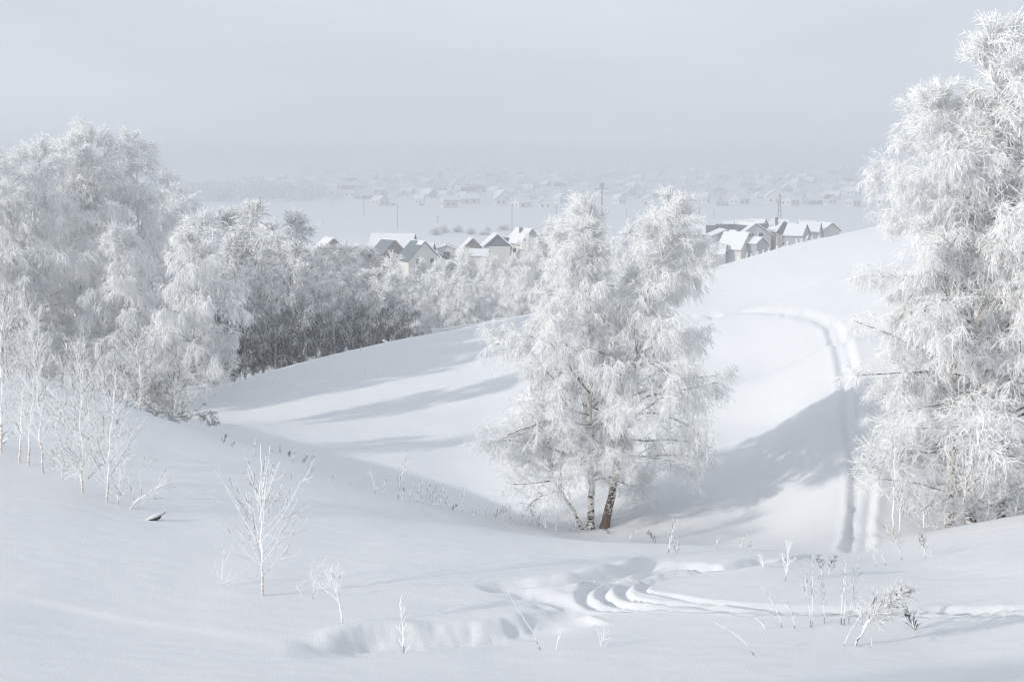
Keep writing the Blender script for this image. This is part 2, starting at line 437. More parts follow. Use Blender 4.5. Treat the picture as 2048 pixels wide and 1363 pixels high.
class Mesh:
    def __init__(s): s.V, s.F, s.A, s.n = [], [], [], 0
    def add(s, VFA):
        V, F, A = VFA; s.V.append(V); s.F.append(F+s.n); s.A.append(A); s.n += len(V); return s
    def build(s, name, mat): return mesh_np(name, np.concatenate(s.V), np.concatenate(s.F), mat, True, {'rime': np.concatenate(s.A)})

def interp(P, i, t):
    """points and tangents at parameter t on strands i"""
    k = P.shape[1]; x = np.clip(t, 0, 0.9999)*(k-1); a = x.astype(int); f = (x-a)[:, None]
    p, q = P[i, a], P[i, a+1]
    return p+(q-p)*f, unit(q-p)

def grow(rng, P, i, t, length, ang, K, grav, noise=0.25, sky=0.0, az=None):
    """new strands leaving strands i of P at t; grav pulls down along the strand, sky lifts the start"""
    p, T = interp(P, i, t); n = len(i)
    r = unit(rng.normal(size=(n, 3)))
    S = unit(np.cross(T, r)); S2 = np.cross(T, S)
    if az is not None:                                  # azimuth given: for near-vertical parents
        h = np.stack([np.cos(az), np.sin(az), 0*az], 1); S = unit(h-T*(h*T).sum(1, keepdims=True))
    d = unit(np.cos(ang)[:, None]*T+np.sin(ang)[:, None]*S)
    d[:, 2] += sky; d = unit(d)
    out = np.empty((n, K, 3)); out[:, 0] = p
    g = np.broadcast_to(np.asarray(grav, float), (n,))
    for k in range(1, K):
        d = d + noise*rng.normal(size=(n, 3))/math.sqrt(K); d[:, 2] -= g/(K-1); d = unit(d)
        out[:, k] = out[:, k-1]+d*(length/(K-1))[:, None]
    return out

def taper(r0, r1, K, n): return np.asarray(r0).reshape(-1, 1)*np.ones((n, 1))*(1+(r1-1)*np.linspace(0, 1, K)[None])

def curve_pts(pts, k):
    c = resample(pts, 1) if len(pts) > 2 else np.array(pts, float)
    s = np.concatenate([[0], np.cumsum(np.linalg.norm(np.diff(c, axis=0), axis=1))]); u = np.linspace(0, s[-1], k)
    return np.stack([np.interp(u, s, c[:, j]) for j in range(3)], 1)

def make_birch(seed, stem, r0, n1=46, t0=0.14, prof=None, low=0.2, n2=11, n3=8, n4=4, tw=0.012, droop=1.0, up=1.0, l3=0.44, l4=0.20,
               bias=None, extra=None, rime_shade_low=0.65, spike=0.8, bark=None, curl=0.45, rm=None, gain=0.75, cap=0.4):
    """stem: control points of the trunk from the foot at the origin. Returns trunk mesh, limb mesh, crown mesh."""
    rng = np.random.default_rng(seed)
    K0 = 26; S = curve_pts(stem, K0)
    S[2:-1] += rng.normal(size=(K0-3, 3))*[0.03, 0.03, 0]
    H = S[-1, 2]; hz = np.linspace(0, 1, K0)
    rad = r0*(1-hz)**0.9*(1+0.5*np.exp(-hz*40))+0.010
    tm = Mesh(); V, F, A = tubes(S[None], rad[None], 10, (1-hz)[None]); 
    tm.add((V, F, np.clip(1-V[:, 2]/(0.17*H), 0, 1)))
    SP = S[None]
    # limbs
    t = np.sort(t0+(0.985-t0)*((np.arange(n1)+rng.random(n1))/n1)**0.92); i = np.zeros(n1, int)
    az = np.arange(n1)*2.39996+rng.normal(size=n1)*0.5
    L = prof(t)*H*rng.uniform(0.55, 1.18, n1)
    if bias is not None: L = L*bias(az, t)
    L = np.minimum(L, cap*H)
    ang = np.radians(np.interp(t, [0, low, 0.5, 0.85, 1], [88, 78, 52, 34, 18])*rng.uniform(0.85, 1.15, n1))*up
    if extra is not None:
        et, eaz, el, ea = (np.array(c, float) for c in zip(*extra))
        t = np.concatenate([t, et]); az = np.concatenate([az, eaz]); L = np.concatenate([L, el]); ang = np.concatenate([ang, ea]); i = np.zeros(len(t), int); n1 = len(t)
    K1 = 9
    g1 = np.interp(t, [0, 0.3, 0.7, 0.9, 1], [0.10, 0.55, 0.7, 0.25, -0.2])*droop
    P1 = grow(rng, SP, i, t, L, ang, K1, g1, 0.30, az=az)
    h1 = t
    r1 = np.clip(0.012*L+0.008, 0.010, 0.6*np.interp(t, hz, rad)+0.004)
    lm = Mesh(); lm.add(tubes(P1, taper(r1, 0.35, K1, n1), 4, 0.24+0.4*sstep(0.35, 0.9, h1), seed))
    # boughs on the limbs
    i2 = np.repeat(np.arange(n1), np.maximum(3, (n2*np.clip(L/np.median(L), 0.35, 1.5)).astype(int))); n = len(i2)
    t2 = 0.12+0.88*rng.random(n)**0.8
    L2 = L[i2]*(1.05-0.75*t2)*rng.uniform(0.35, 0.75, n)*0.75+0.18
    g2 = 0.75*droop*np.clip((0.97-h1[i2])/0.2, 0.0, 1)*sstep(0.1, 0.4, h1[i2])
    P2 = grow(rng, P1, i2, t2, L2, np.radians(rng.uniform(28, 62, n)), 6, g2, 0.35, sky=0.22)
    h2 = h1[i2]
    cm = Mesh()
    rm2 = np.clip(rime_shade_low+gain*h2+rng.normal(size=n)*0.2, 0, 1)  # rime thins downward; in wood and left birches this paints in shade
    cm.add(tubes(P2, taper(tw*1.25, 0.6, 6, n), 3, rm2, seed+1))
    # hanging shoots
    i3 = np.repeat(np.arange(n), n3); n = len(i3)
    t3 = rng.random(n)**0.75; t3[::n3] = 1.0
    hh = h2[i3]
    g3 = 2.2*droop*np.clip((1.0-hh)/0.25, 0.0, 1)*sstep(0.12, 0.42, hh)+0.15
    Lm = l3*np.interp(hh, [0, 0.3, 0.6, 0.9, 1], [0.75, 1, 1, 0.7, spike*0.75])*rng.uniform(0.5, 1.2, n)
    top = sstep(0.78, 0.94, hh)
    P3 = grow(rng, P2, i3, t3, Lm*(1+0.5*top), np.radians(rng.uniform(20, 80, n)*(1-top)+rng.uniform(8, 40, n)*top), 3, g3*(0.35+1.1*rng.random(len(L2))[i3]), curl*(1-0.6*top)[:, None], sky=0.30+0.5*top)
    rm3 = np.clip(rime_shade_low+0.22+0.8*gain*hh+rng.normal(size=n)*0.25, 0, 1)
    cm.add(tubes(P3, taper(tw*np.interp(hh, [0, .25, .8, 1], [0.7, 0.9, 1.0, 1.45])*rng.uniform(0.65, 1.35, n), 0.75, 3, n), 3, rm3, seed+2))
    # rimed twigs
    if n4:
        i4 = np.repeat(np.arange(n), n4); m = len(i4); h4 = hh[i4]
        P4 = grow(rng, P3, i4, rng.random(m), l4*rng.uniform(0.5, 1.3, m), np.radians(rng.uniform(30, 80, m)), 2, 0.5*droop*np.clip((1-h4)/0.2, 0, 1)*sstep(0.12, 0.4, h4), 0.3)
        rm4 = np.clip(rime_shade_low+0.30+0.8*gain*h4+rng.normal(size=m)*0.25, 0, 1)
        cm.add(tubes(P4, taper(tw*0.85*np.interp(h4, [0, .25, .8, 1], [0.75, 0.9, 1.0, 1.3])*rng.uniform(0.6, 1.4, m), 0.6, 2, m), 3, rm4, seed+3))
    return tm.build('birch_trunk', bark or M_BIRCH), lm.build('birch_limbs', rm or M_RIME), cm.build('birch_crown', rm or M_RIME)

def ntri(): return sum(2*len(m.polygons) for m in bpy.data.meshes)
def place_tree(kit, loc, label, group, rz=0.0, scale=1.0, name='birch_tree', cat='tree'):
    t = empty(name, loc, label, cat, group, rz, scale)
    obj('trunk', kit[0], t)
    b = obj('branches', kit[1], t); b['kind'] = 'stuff'
    c = obj('crown', kit[2], t); c['kind'] = 'stuff'
    return t

def stand(px, D, dz=-0.05):
    x = at(px, 1000, D)[0]; return (x, D, gz(x, D)+dz)
lerp = lambda xs, ys: (lambda t: np.interp(t, xs, ys))
# ------------------------------------------------------------------ the pair of birches in the hollow
G = 'birches standing in the hollow'
kA = make_birch(11, [(0,0,-0.2),(0.03,0.05,2.2),(-0.05,0.1,5.2),(-0.1,0,7.6),(-0.18,0,9.55)], 0.105, n1=60, t0=0.16,
    prof=lerp([0,.16,.28,.45,.7,.9,1],[.20,.27,.27,.25,.20,.12,.06]), n2=12, n3=22, n4=3, tw=0.0066, l4=0.15, droop=0.8, bias=lambda a, t: 1+0.30*np.cos(a-PI))
place_tree(kA, spot(1181, 1056, 38), 'frosted birch with straight black flecked white trunk, left of the leaning birch in the hollow', G)
kB = make_birch(12, [(0,0,-0.2),(0.28,0.05,1.2),(0.55,0.2,2.6),(0.95,0.2,5),(1.5,0.1,7.3),(2.0,0,9.9)], 0.125, n1=64, t0=0.17,
    prof=lerp([0,.17,.28,.45,.7,.9,1],[.18,.25,.28,.28,.22,.13,.06]), n2=12, n3=22, n4=3, tw=0.0066, l4=0.15, droop=0.85, bias=lambda a, t: 1+0.10*np.cos(a), bark=M_BIRCHB)
place_tree(kB, spot(1207, 1054, 38), 'frosted birch with brown barked foot, leaning right beside the straight birch in the hollow', G)
kC = make_birch(13, [(0,0,-0.1),(-0.5,-0.1,0.9),(-0.95,-0.2,1.6),(-1.1,-0.2,2.6),(-1.6,-0.2,4.2)], 0.055, n1=20, t0=0.3,
    prof=lerp([0,.3,.6,1],[.3,.45,.35,.1]), n2=9, n3=7, n4=2, tw=0.0095, rime_shade_low=0.25, droop=0.5)
place_tree(kC, spot(1166, 1057, 38), 'thin crooked young birch bending left beside the two tall birches', G)

# ------------------------------------------------------------------ the tall birches on the right
G = 'tall frosted birches at the right edge'
kR = make_birch(21, [(0,0,-0.3),(-0.10,0,3),(-0.35,0.1,7),(-0.55,0,10.5),(-0.75,0,13.6)], 0.12, n1=80, t0=0.04,
    prof=lerp([0,.05,.3,.5,.75,.92,1],[.10,.15,.24,.22,.17,.10,.05]), n2=12, n3=19, n4=3, tw=0.0068, l4=0.15, droop=0.85, bias=lambda a, t: 1+0.08*np.cos(a-PI), cap=0.245)
place_tree(kR, stand(1903, 40.2), 'tall frosted birch with dark flecked trunk, leftmost of the tall birches at the right edge', G, 0.0, 0.9)
place_tree(kA, stand(1943, 40.4), 'tall frosted birch whose white trunk shows black bands, between two other tall right birches', G, 2.2, 1.37)
place_tree(kR, stand(2003, 40.2), 'highest frosted birch, its top rising near the upper right corner', G, 2.9, 0.91)
place_tree(kB, stand(1995, 50), 'frosted birch standing behind the tall trunks at the right edge', G, 3.6, 0.8)
place_tree(kR, (18.6, 43.0, gz(18.6, 43.0)-0.1), 'frosted birch cut by the right edge of the photo', G, 0.9, 0.86)

# ------------------------------------------------------------------ the big birches on the left
G = 'big frosted birches on the left'
kL = make_birch(31, [(0,0,-0.3),(0.1,0,3),(0.0,0.2,7),(0.3,0,11),(0.5,0,15)], 0.17, n1=58, t0=0.16,
    prof=lerp([0,.16,.35,.6,.8,.93,1],[.16,.22,.25,.23,.17,.11,.06]), n2=12, n3=11, n4=3, tw=0.014, droop=1.05, l3=0.75, l4=0.28, spike=0.6, rime_shade_low=0.22, gain=1.0)  # sparser frost low down, with shade of the lower crown painted in too
def by_top(kit, kh, px, D, top, label, group, rz=0.0, dx=0.0, **k):
    """stand a tree at distance D under photograph column px so that its top reaches pixel row top"""
    x = at(px, 681, D)[0]; zt = at(px, top, D)[2]; g = gz(x, D); s = (zt-g)/kh
    return place_tree(kit, (x, D, g-0.1), label, group, rz, s, **k)
for a in [(68, 71, 312, 0.4, 'big frosted birch with a rounded top at the far left, beside the tallest one'),
          (160, 75, 302, 2.0, 'big frosted birch just left of the tallest one in the left group'),
          (212, 77, 282, 3.9, 'tallest frosted birch of the left group, broad white rounded top'),
          (282, 80, 300, 5.2, 'big frosted birch with a grey shaded right side, rightmost of the high left tops'),
          (-25, 69, 335, 1.2, 'big frosted birch cut by the left edge of the photo'),
          (340, 88, 392, 0.0, 'grey shaded birch peeping out behind the high left birches'),
          (20, 88, 380, 2.9, 'frosted birch half hidden behind the far left birches'),
          (120, 92, 420, 4.4, 'shaded birch deep behind the big left birches')]:
    by_top(kL, 15, a[0], a[1], a[2], a[4], G, a[3])
kM = make_birch(32, [(0,0,-0.3),(0.5,0,2.5),(0.9,0.1,5),(1.3,0,8),(1.5,0,11)], 0.13, n1=46, t0=0.18,
    prof=lerp([0,.18,.35,.6,.8,.93,1],[.14,.22,.26,.24,.18,.12,.06]), n2=11, n3=11, n4=3, tw=0.014, droop=1.15, l3=0.75, l4=0.28, spike=0.6, rime_shade_low=0.22, gain=1.0)  # lower crown less rimed, partly to paint in its shade
by_top(kM, 11, 352, 63, 447, 'bright drooping birch in front of the dark wood, right of the big left birches', G)
by_top(kM, 11, 300, 70, 470, 'frosted birch between the tallest left birches and the bright drooping one', G, 3.4)

# ------------------------------------------------------------------ the wood in the dip below the village
kF = [make_birch(41+q, [(0,0,-0.3),(0.1*q-0.1,0,3),(0.2,0.1*q,7),(0.1,0,12)], 0.13, n1=38, t0=0.15,
    prof=lerp([0,.2,.4,.6,.8,.93,1],[.10,.17,.21,.20,.16,.11,.05]), n2=10, n3=7, n4=1, tw=0.026, droop=1.0, l3=0.95, l4=0.38, spike=0.6, gain=(1.25, 1.25, 1.25, 0.75)[q], rime_shade_low=(-0.42, -0.42, -0.42, 0.3)[q], rm=M_RIME_SHADE if q < 3 else M_RIME) for q in range(4)]  # first three kits paint the wood's shade into rime and bark, last stays bright
G = 'birches of the shaded wood in the dip'
rg = random.Random(5)
BACK = [(385,462,'birch at the left end of the back row, behind the bright drooping birch'),(455,434,'frosted birch just left of the pointed highest one in the wood'),(510,424,'pointed frosted birch, highest top in the wood right of the left birches'),(556,452,'frosted birch just right of the pointed highest one in the wood'),(602,440,'frosted birch with a grey right side standing beside the open field edge'),
        (648,497,'low birch top right beside the one with a grey right side'),(690,488,'frosted birch in the wood below the small leftmost gabled house'),(742,496,'frosted birch in the wood just left of the brown plank gable'),(790,512,'frosted birch in the wood right under the brown plank gable'),(838,524,'frosted birch in front of the big pale gabled house'),(884,522,'frosted birch under the wing with the double window'),(930,500,'pale birch in the wood under the large snowy roof'),(978,512,'frosted birch under the dark bare roof patch'),(1020,514,'frosted birch below right of the dark grey gabled house'),
        (1060,478,'frosted birch in front of the gabled house with the steep snowy left roof'),(1092,448,'white birch rising left of the hollow birches, beside the last gabled house'),(1140,456,''),(1190,470,''),(1250,448,'white birch seen between the two tips of the hollow birches'),(1310,492,'')]
for k, (px, top, lab) in enumerate(BACK):
    by_top(kF[k % 3 if px < 720+45*(k % 4) else 3], 12, px, 124+8*rg.random(), top+(10 if px > 640 else 2), lab or 'frosted birch almost hidden behind the two birches in the hollow', 'birches behind the hollow pair' if not lab else G, rg.random()*6.28)  # left part takes the kits with painted shade, right part the bright kit
MID = [(410,505),(470,490),(530,505),(585,500),(640,530),(700,540),(750,548),(810,560),(862,558),(912,560),(960,556),(1008,560),(1050,540),(1100,540)]
for k, (px, top) in enumerate(MID):
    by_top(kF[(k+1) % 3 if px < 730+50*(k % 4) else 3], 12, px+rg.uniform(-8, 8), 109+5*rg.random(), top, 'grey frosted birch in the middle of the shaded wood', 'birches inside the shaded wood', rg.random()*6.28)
FRONT = [(430,535,96,'shaded birch at the left end of the wood, behind the bright drooping one'),(490,545,96,''),(550,548,97,''),(612,542,98,''),(668,552,99,''),(730,550,100,''),(790,556,101,''),
         (868,535,102,'sunlit drooping birch with a slanting white trunk at the wood edge'),(930,560,102,''),(985,552,103,'sunlit birch behind the snowy wooden rail'),(1040,560,102,''),(1085,575,103,'')]
for k, (px, top, D, lab) in enumerate(FRONT):
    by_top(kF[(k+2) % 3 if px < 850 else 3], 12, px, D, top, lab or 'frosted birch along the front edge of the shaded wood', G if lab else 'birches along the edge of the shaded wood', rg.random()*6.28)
# small unseen birches added left of frame to throw shade on the slope
G = 'unseen birches left of the frame'
for k, (x, y, s) in enumerate([(-23, 7, .36), (-21, 2, .33), (-27, 1, .40)]):
    place_tree(kL, (x, y, gz(x, y)-0.1), 'unseen frosted birch added left of the frame to shade the slope', G, k*1.3, s)

# ------------------------------------------------------------------ saplings, shrubs and weeds
def make_sapling(seed, stem, r0, n1=22, t0=0.12, blen=0.38, n2=4, n3=1, tw=0.012, ang=(60, 26), lift=0.5, rime=0.62, prof=None, stem_mat=None, t1=0.97):
    """slender stem with straight, upswept, thickly rimed shoots"""
    rng = np.random.default_rng(seed); K0 = 14; tw = tw*0.72; rime = rime-0.17
    S = curve_pts(stem, K0); hl = np.linalg.norm(np.diff(S, axis=0), axis=1).sum()
    S[2:-1] += rng.normal(size=(K0-3, 3))*0.006*hl; hz = np.linspace(0, 1, K0)
    rad = r0*(1-hz)+tw*0.9
    tm = Mesh().add(tubes(S[None], rad[None], 6, 0.22+0.6*sstep(0.10, 0.45, hz)[None]))
    t = t0+(t1-t0)*(np.arange(n1)+rng.random(n1))/n1
    L = hl*blen*(np.interp(t, [0, .25, .6, 1], [.75, 1, .85, .35]) if prof is None else prof(t))*rng.uniform(0.6, 1.15, n1)
    P1 = grow(rng, S[None], np.zeros(n1, int), t, L, np.radians(np.interp(t, [0, 1], ang)*rng.uniform(0.8, 1.2, n1)), 7, -lift, 0.24, az=np.arange(n1)*2.39996+rng.normal(size=n1)*0.4)
    cm = Mesh().add(tubes(P1, taper(np.full(n1, tw), 0.8, 7, n1), 4, np.clip(rime+0.25*t+rng.normal(size=n1)*0.1, 0, 1), seed))
    i2 = np.repeat(np.arange(n1), n2); n = len(i2); t2 = rng.uniform(0.15, 0.95, n)
    P2 = grow(rng, P1, i2, t2, L[i2]*(1.05-t2)*rng.uniform(0.35, 0.7, n)+0.06, np.radians(rng.uniform(25, 50, n)), 4, -lift*0.5, 0.28)
    cm.add(tubes(P2, taper(np.full(n, tw*0.85), 0.75, 4, n), 3, np.clip(rime+rng.normal(size=n)*0.15, 0, 1), seed+1))
    if n3:
        i3 = np.repeat(np.arange(n), n3); m = len(i3)
        P3 = grow(rng, P2, i3, rng.random(m), rng.uniform(0.08, 0.22, m), np.radians(rng.uniform(25, 60, m)), 2, 0, 0.1)
        cm.add(tubes(P3, taper(np.full(m, tw*0.7), 0.7, 2, m), 3, np.full(m, rime), seed+2))
    # needles of hoar frost bristling from the shoots
    for Q, per in (((P1, 9), (P2, 3)) if n3 and n1 < 45 else ((P1, 6),) if n3 else ()):
        i5 = np.repeat(np.arange(len(Q)), per); m = len(i5)
        P5 = grow(rng, Q, i5, rng.random(m), rng.uniform(1.6, 4.2, m)*tw, np.radians(rng.uniform(35, 85, m)), 2, 0, 0.1)
        cm.add(tubes(P5, taper(np.full(m, tw*0.42), 0.5, 2, m), 3, np.full(m, 1.0), seed+5))
    return tm.build('sapling_stem', stem_mat or M_SAPL), cm.build('sapling_twigs', M_RIME)
M_SAPL = rime_mat('sapling_bark', (0.60, 0.54, 0.49)); M_WEED = rime_mat('weed_stem', (0.20, 0.17, 0.15))

def sapling(seed, base, tip, label, group, name='birch_sapling', cat='sapling', y0=15, r0=0.03, bow=0.0, D=0, **k):
    x, y, z = stand(base[0], D, 0) if D else spot(*base, y0); s = y/FOC*1.02
    dx, h = (tip[0]-base[0])*s, (base[1]-tip[1])*s
    rng = random.Random(seed); dy = rng.uniform(-.15, .15)*h
    st = [(0, 0, -0.08), (dx*0.25+bow*h*0.5, dy*.3, h*0.33), (dx*0.6+bow*h, dy*.6, h*0.68), (dx, dy, h)]
    tm, cm = make_sapling(seed, st, r0, **k)
    t = empty(name, (x, y, z), label, cat, group)
    obj('stem', tm, t); c = obj('twigs', cm, t); c['kind'] = 'stuff'
    return t

FAN = lerp([0,.3,.5,.7],[.62,.74,.52,.3])
BUSH = lerp([0,.3,.7,1],[.9,1.0,.75,.3])
G = 'saplings on the left slope'
sapling(101, (165, 986), (172, 705), 'bushy frosted sapling with a straight pale stem, largest on the left slope', G, r0=0.03, n1=60, n2=8, n3=2, blen=0.50, tw=0.0105, prof=BUSH, t0=0.05)
sapling(102, (86, 948), (88, 622), 'tall thin frosted sapling left of the bushy one on the left slope', G, r0=0.028, n1=46, n2=6, n3=2, blen=0.36, tw=0.011, prof=BUSH, t0=0.2)
sapling(103, (56, 932), (75, 690), 'slanting frosted sapling between the tall thin one and the left edge', G, r0=0.026, n1=24, n2=5, blen=0.42, tw=0.010, t0=0.2, prof=BUSH)
sapling(104, (38, 926), (52, 720), 'slim pale stemmed sapling close to the left edge', G, r0=0.026, n1=22, n2=4, blen=0.42, tw=0.010, t0=0.2, prof=BUSH)
sapling(105, (2, 905), (8, 600), 'frosted sapling cut by the left edge, its forked tips rising high', G, r0=0.03, n1=50, n2=7, n3=2, blen=0.42, tw=0.012, prof=BUSH)
sapling(106, (213, 1004), (236, 770), 'loose frosted sapling right of the bushy one on the left slope', G, r0=0.024, n1=36, n2=6, n3=2, blen=0.55, tw=0.010, prof=BUSH)
sapling(107, (257, 1016), (325, 968), 'low frosted shoots sprawling right at the foot of the left saplings', G, name='shrub', cat='shrub', r0=0.012, n1=11, n2=3, blen=0.9, tw=0.011, lift=0.1, rime=0.6)
sapling(108, (127, 962), (120, 905), 'low frosted shrub between the thin and the bushy left saplings', G, name='shrub', cat='shrub', r0=0.012, n1=16, n2=3, blen=1.0, tw=0.011, ang=(75, 30))
sapling(113, (235, 1010), (250, 900), 'thin frosted twigs standing at the right foot of the left saplings', G, name='shrub', cat='shrub', r0=0.012, n1=14, n2=3, blen=0.8, tw=0.010, ang=(60, 30))
sapling(109, (-4, 893), (28, 868), 'dark bare branch poking in at the left edge', None, name='fallen_branch', cat='branch', r0=0.03, n1=4, n2=1, blen=0.5, tw=0.012, rime=0.05)
sapling(110, (525, 1191), (521, 888), 'lone frosted sapling with upswept shoots in the middle of the near slope', None, r0=0.026, n1=30, n2=3, n3=2, blen=0.9, tw=0.0095, t1=0.66, ang=(62, 8), lift=0.75, rime=0.6, t0=0.14, prof=FAN)
sapling(114, (443, 1172), (452, 1095), 'thin forked frosted twig at the left of the lone sapling', None, name='twig', cat='twig', r0=0.006, n1=5, n2=2, blen=0.6, tw=0.008)
# ------------------------------------------------------------------ weeds and twigs sticking out of the snow
def weed(seed, base, tip, label, group='dry weeds in the snow', name='dry_weed', cat='weed', n1=10, n2=2, blen=0.16, tw=0.0042, r0=0.005, ang=(30, 14), rime=0.36, t0=0.35, y0=15, **k):
    return sapling(seed, base, tip, label, group, name, cat, y0, r0, n1=n1, n2=n2, n3=0, blen=blen, tw=tw, ang=ang, rime=rime, t0=t0, stem_mat=M_WEED, **k)
CRY = dict(n1=14, n2=3, blen=0.42, ang=(38, 16), tw=0.008)
sapling(111, (686, 1251), (668, 1165), 'dark crooked stem with a forked frosted head, right of the lone sapling', None, name='young_tree', cat='young tree', r0=0.016, n1=9, n2=4, n3=2, blen=0.95, tw=0.009, rime=0.75, t0=0.55, ang=(40, 18), lift=0.5)
weed(112, (625, 1197), (640, 1120), 'small frosted forked twig between the lone sapling and the crooked stem', n1=6, n2=3, blen=0.6, ang=(45, 25), t0=0.1, rime=0.9)
weed(115, (605, 1196), (592, 1168), 'tiny frosted twig left of the small forked twig by the lone sapling', n1=3, n2=1, blen=0.5, ang=(45, 25), rime=0.9)
weed(120, (808, 1294), (802, 1180), 'white frosted weed with short arms standing in front of the snow bank', n1=12, n2=1, blen=0.22, tw=0.013, ang=(50, 30), rime=1.0, t0=0.05)
weed(121, (1084, 1298), (1012, 1168), 'single thin bent stem leaning left across the trodden snow', n1=3, n2=0, blen=0.05, tw=0.006, rime=0.4, bow=-0.05)
weed(122, (1111, 1300), (1122, 1262), 'tiny pale twig right of the thin bent stem', n1=5, n2=1, blen=0.4, tw=0.005, rime=0.9)
weed(123, (1200, 1291), (1212, 1262), 'low sprawling frosted tuft below the track junction', n1=9, n2=2, blen=0.8, tw=0.006, ang=(75, 30), t0=0.05, rime=0.8)
weed(124, (1515, 1310), (1425, 1240), 'long thin stem lying slantwise in the near snow', n1=5, n2=1, blen=0.12, tw=0.006, rime=0.5)
weed(125, (1533, 1258), (1508, 1233), 'short dark bare stick leaning left in front of the right hand track', n1=2, n2=0, blen=0.05, tw=0.007, r0=0.009, rime=0.1)
weed(126, (1566, 1254), (1520, 1168), 'leaning weed, leftmost of the tall row in front of the track', n1=10, n2=1, blen=0.2, rime=0.55)
weed(127, (1592, 1255), (1566, 1198), 'short leaning weed, second from the left in the row in front of the track', n1=12, n2=1, blen=0.25, rime=0.5)
weed(128, (1622, 1253), (1604, 1136), 'feathery tipped weed, left one of a close pair in front of the track', n1=14, n2=2, blen=0.2)
weed(129, (1624, 1254), (1622, 1104), 'taller feathery tipped weed, right one of a close pair in front of the track', n1=14, n2=2, blen=0.2)
weed(130, (1649, 1246), (1640, 1145), 'feathery weed left of the two tallest upright stalks', n1=14, n2=2, blen=0.2)
weed(131, (1682, 1248), (1684, 1108), 'tall upright dark stalk with frosted top, left of the bent bush', n1=12, n2=1, blen=0.12, rime=0.35, ang=(14, 8), r0=0.010)
weed(132, (1688, 1249), (1687, 1120), 'upright dark stalk touching the tall one left of the bent bush', n1=10, n2=1, blen=0.1, rime=0.3, ang=(14, 8), r0=0.008)
weed(133, (1697, 1246), (1712, 1113), 'tall frosted weed whose top leans right, just left of the bent bush', n1=16, n2=2, blen=0.22, ang=(22, 12))
# the bush bent over by snow
sapling(140, (1706, 1291), (1815, 1182), 'dry bush bent over to the right with a frosted drooping head', None, name='bent_bush', cat='bush', r0=0.018, n1=26, n2=6, n3=2, blen=0.34, tw=0.010, ang=(35, 25), lift=0.1, rime=0.56, t0=0.25, bow=-0.10, stem_mat=M_WEED)
weed(141, (1686, 1291), (1722, 1225), 'thin arching stem at the left foot of the bent bush', n1=4, n2=0, blen=0.1)
weed(142, (1830, 1258), (1808, 1216), 'dark seed heads on a clump at the right of the bent bush', n1=18, n2=2, blen=0.4, rime=0.2, ang=(40, 20), tw=0.010, t0=0.1)
weed(143, (1745, 1290), (1735, 1262), 'short curved stem below the bent bush', n1=2, n2=0, blen=0.1)
weed(144, (1571, 1161), (1577, 1085), 'round headed frosted weed on a dark foot near the upper track', **{**CRY, 'rime': 0.9, 't0': 0.2})
weed(145, (1643, 1151), (1640, 1112), 'small frosted weed, left of a low pair in the middle of the right slope', **CRY)
weed(146, (1656, 1150), (1668, 1112), 'small spreading frosted weed, right of a low pair on the right slope', **CRY)
weed(147, (1527, 1136), (1521, 1112), 'tiny white tuft among the ruts of the upper track', **{**CRY, 'rime': 1.0})
weed(148, (1188, 1158), (1188, 1146), 'tiny stub poking out between the ruts left of the track bend', n1=2, n2=0, blen=0.1, rime=1.0, tw=0.02)
weed(149, (1851, 1116), (1838, 1070), 'frosted tuft below the tall right birches, beside a dark twig', **CRY)
weed(150, (1861, 1112), (1866, 1098), 'tiny dark twig below the tall right birches', n1=3, n2=1, blen=0.3, rime=0.1)
weed(151, (1755, 1132), (1728, 1085), 'leaning weed at the lower end of the hill path', n1=8, n2=1, rime=0.5, blen=0.25)
weed(152, (1774, 1130), (1742, 1088), 'leaning weed right beside the one at the lower end of the hill path', n1=8, n2=1, rime=0.5, blen=0.25)
weed(153, (1806, 1120), (1770, 1052), 'dark leaning twigs between the hill path and the right birches', n1=14, n2=3, blen=0.4, ang=(60, 30), rime=0.4)
sapling(154, (1788, 1105), (1780, 905), 'slender young birch with thin bare stem right of the hill path', None, r0=0.022, n1=22, n2=4, n3=1, blen=0.38, tw=0.009, rime=0.6, t0=0.3, D=38.5)
sapling(155, (1800, 1108), (1806, 985), 'short thin sapling beside the slender young birch at the hill path', None, r0=0.016, n1=14, n2=3, n3=1, blen=0.4, tw=0.009, rime=0.5, t0=0.3, D=38.5)
for k, (bx, by, w, h, lab) in enumerate([(1850, 1070, 60, 75, 'frosted shrub at the left foot of the tall right birches'), (1892, 1066, 50, 60, 'twiggy shrub in front of the leftmost tall right birch'),
        (1925, 1060, 60, 130, 'white frosted shrub with upswept twigs between the two left trunks of the right birches'), (1975, 1046, 50, 90, 'frosted shrub between the two right trunks of the tall birches'), (2030, 1036, 60, 80, 'frosted shrub in the right edge under the highest birch')]):
    sapling(160+k, (bx, by), (bx-8+5*k, by-h), lab, 'shrubs under the right birches', name='shrub', cat='shrub', r0=0.012, n1=26, n2=5, n3=2, blen=0.85, tw=0.010, ang=(70, 25), rime=0.6, t0=0.02, D=38.4+0.2*k)
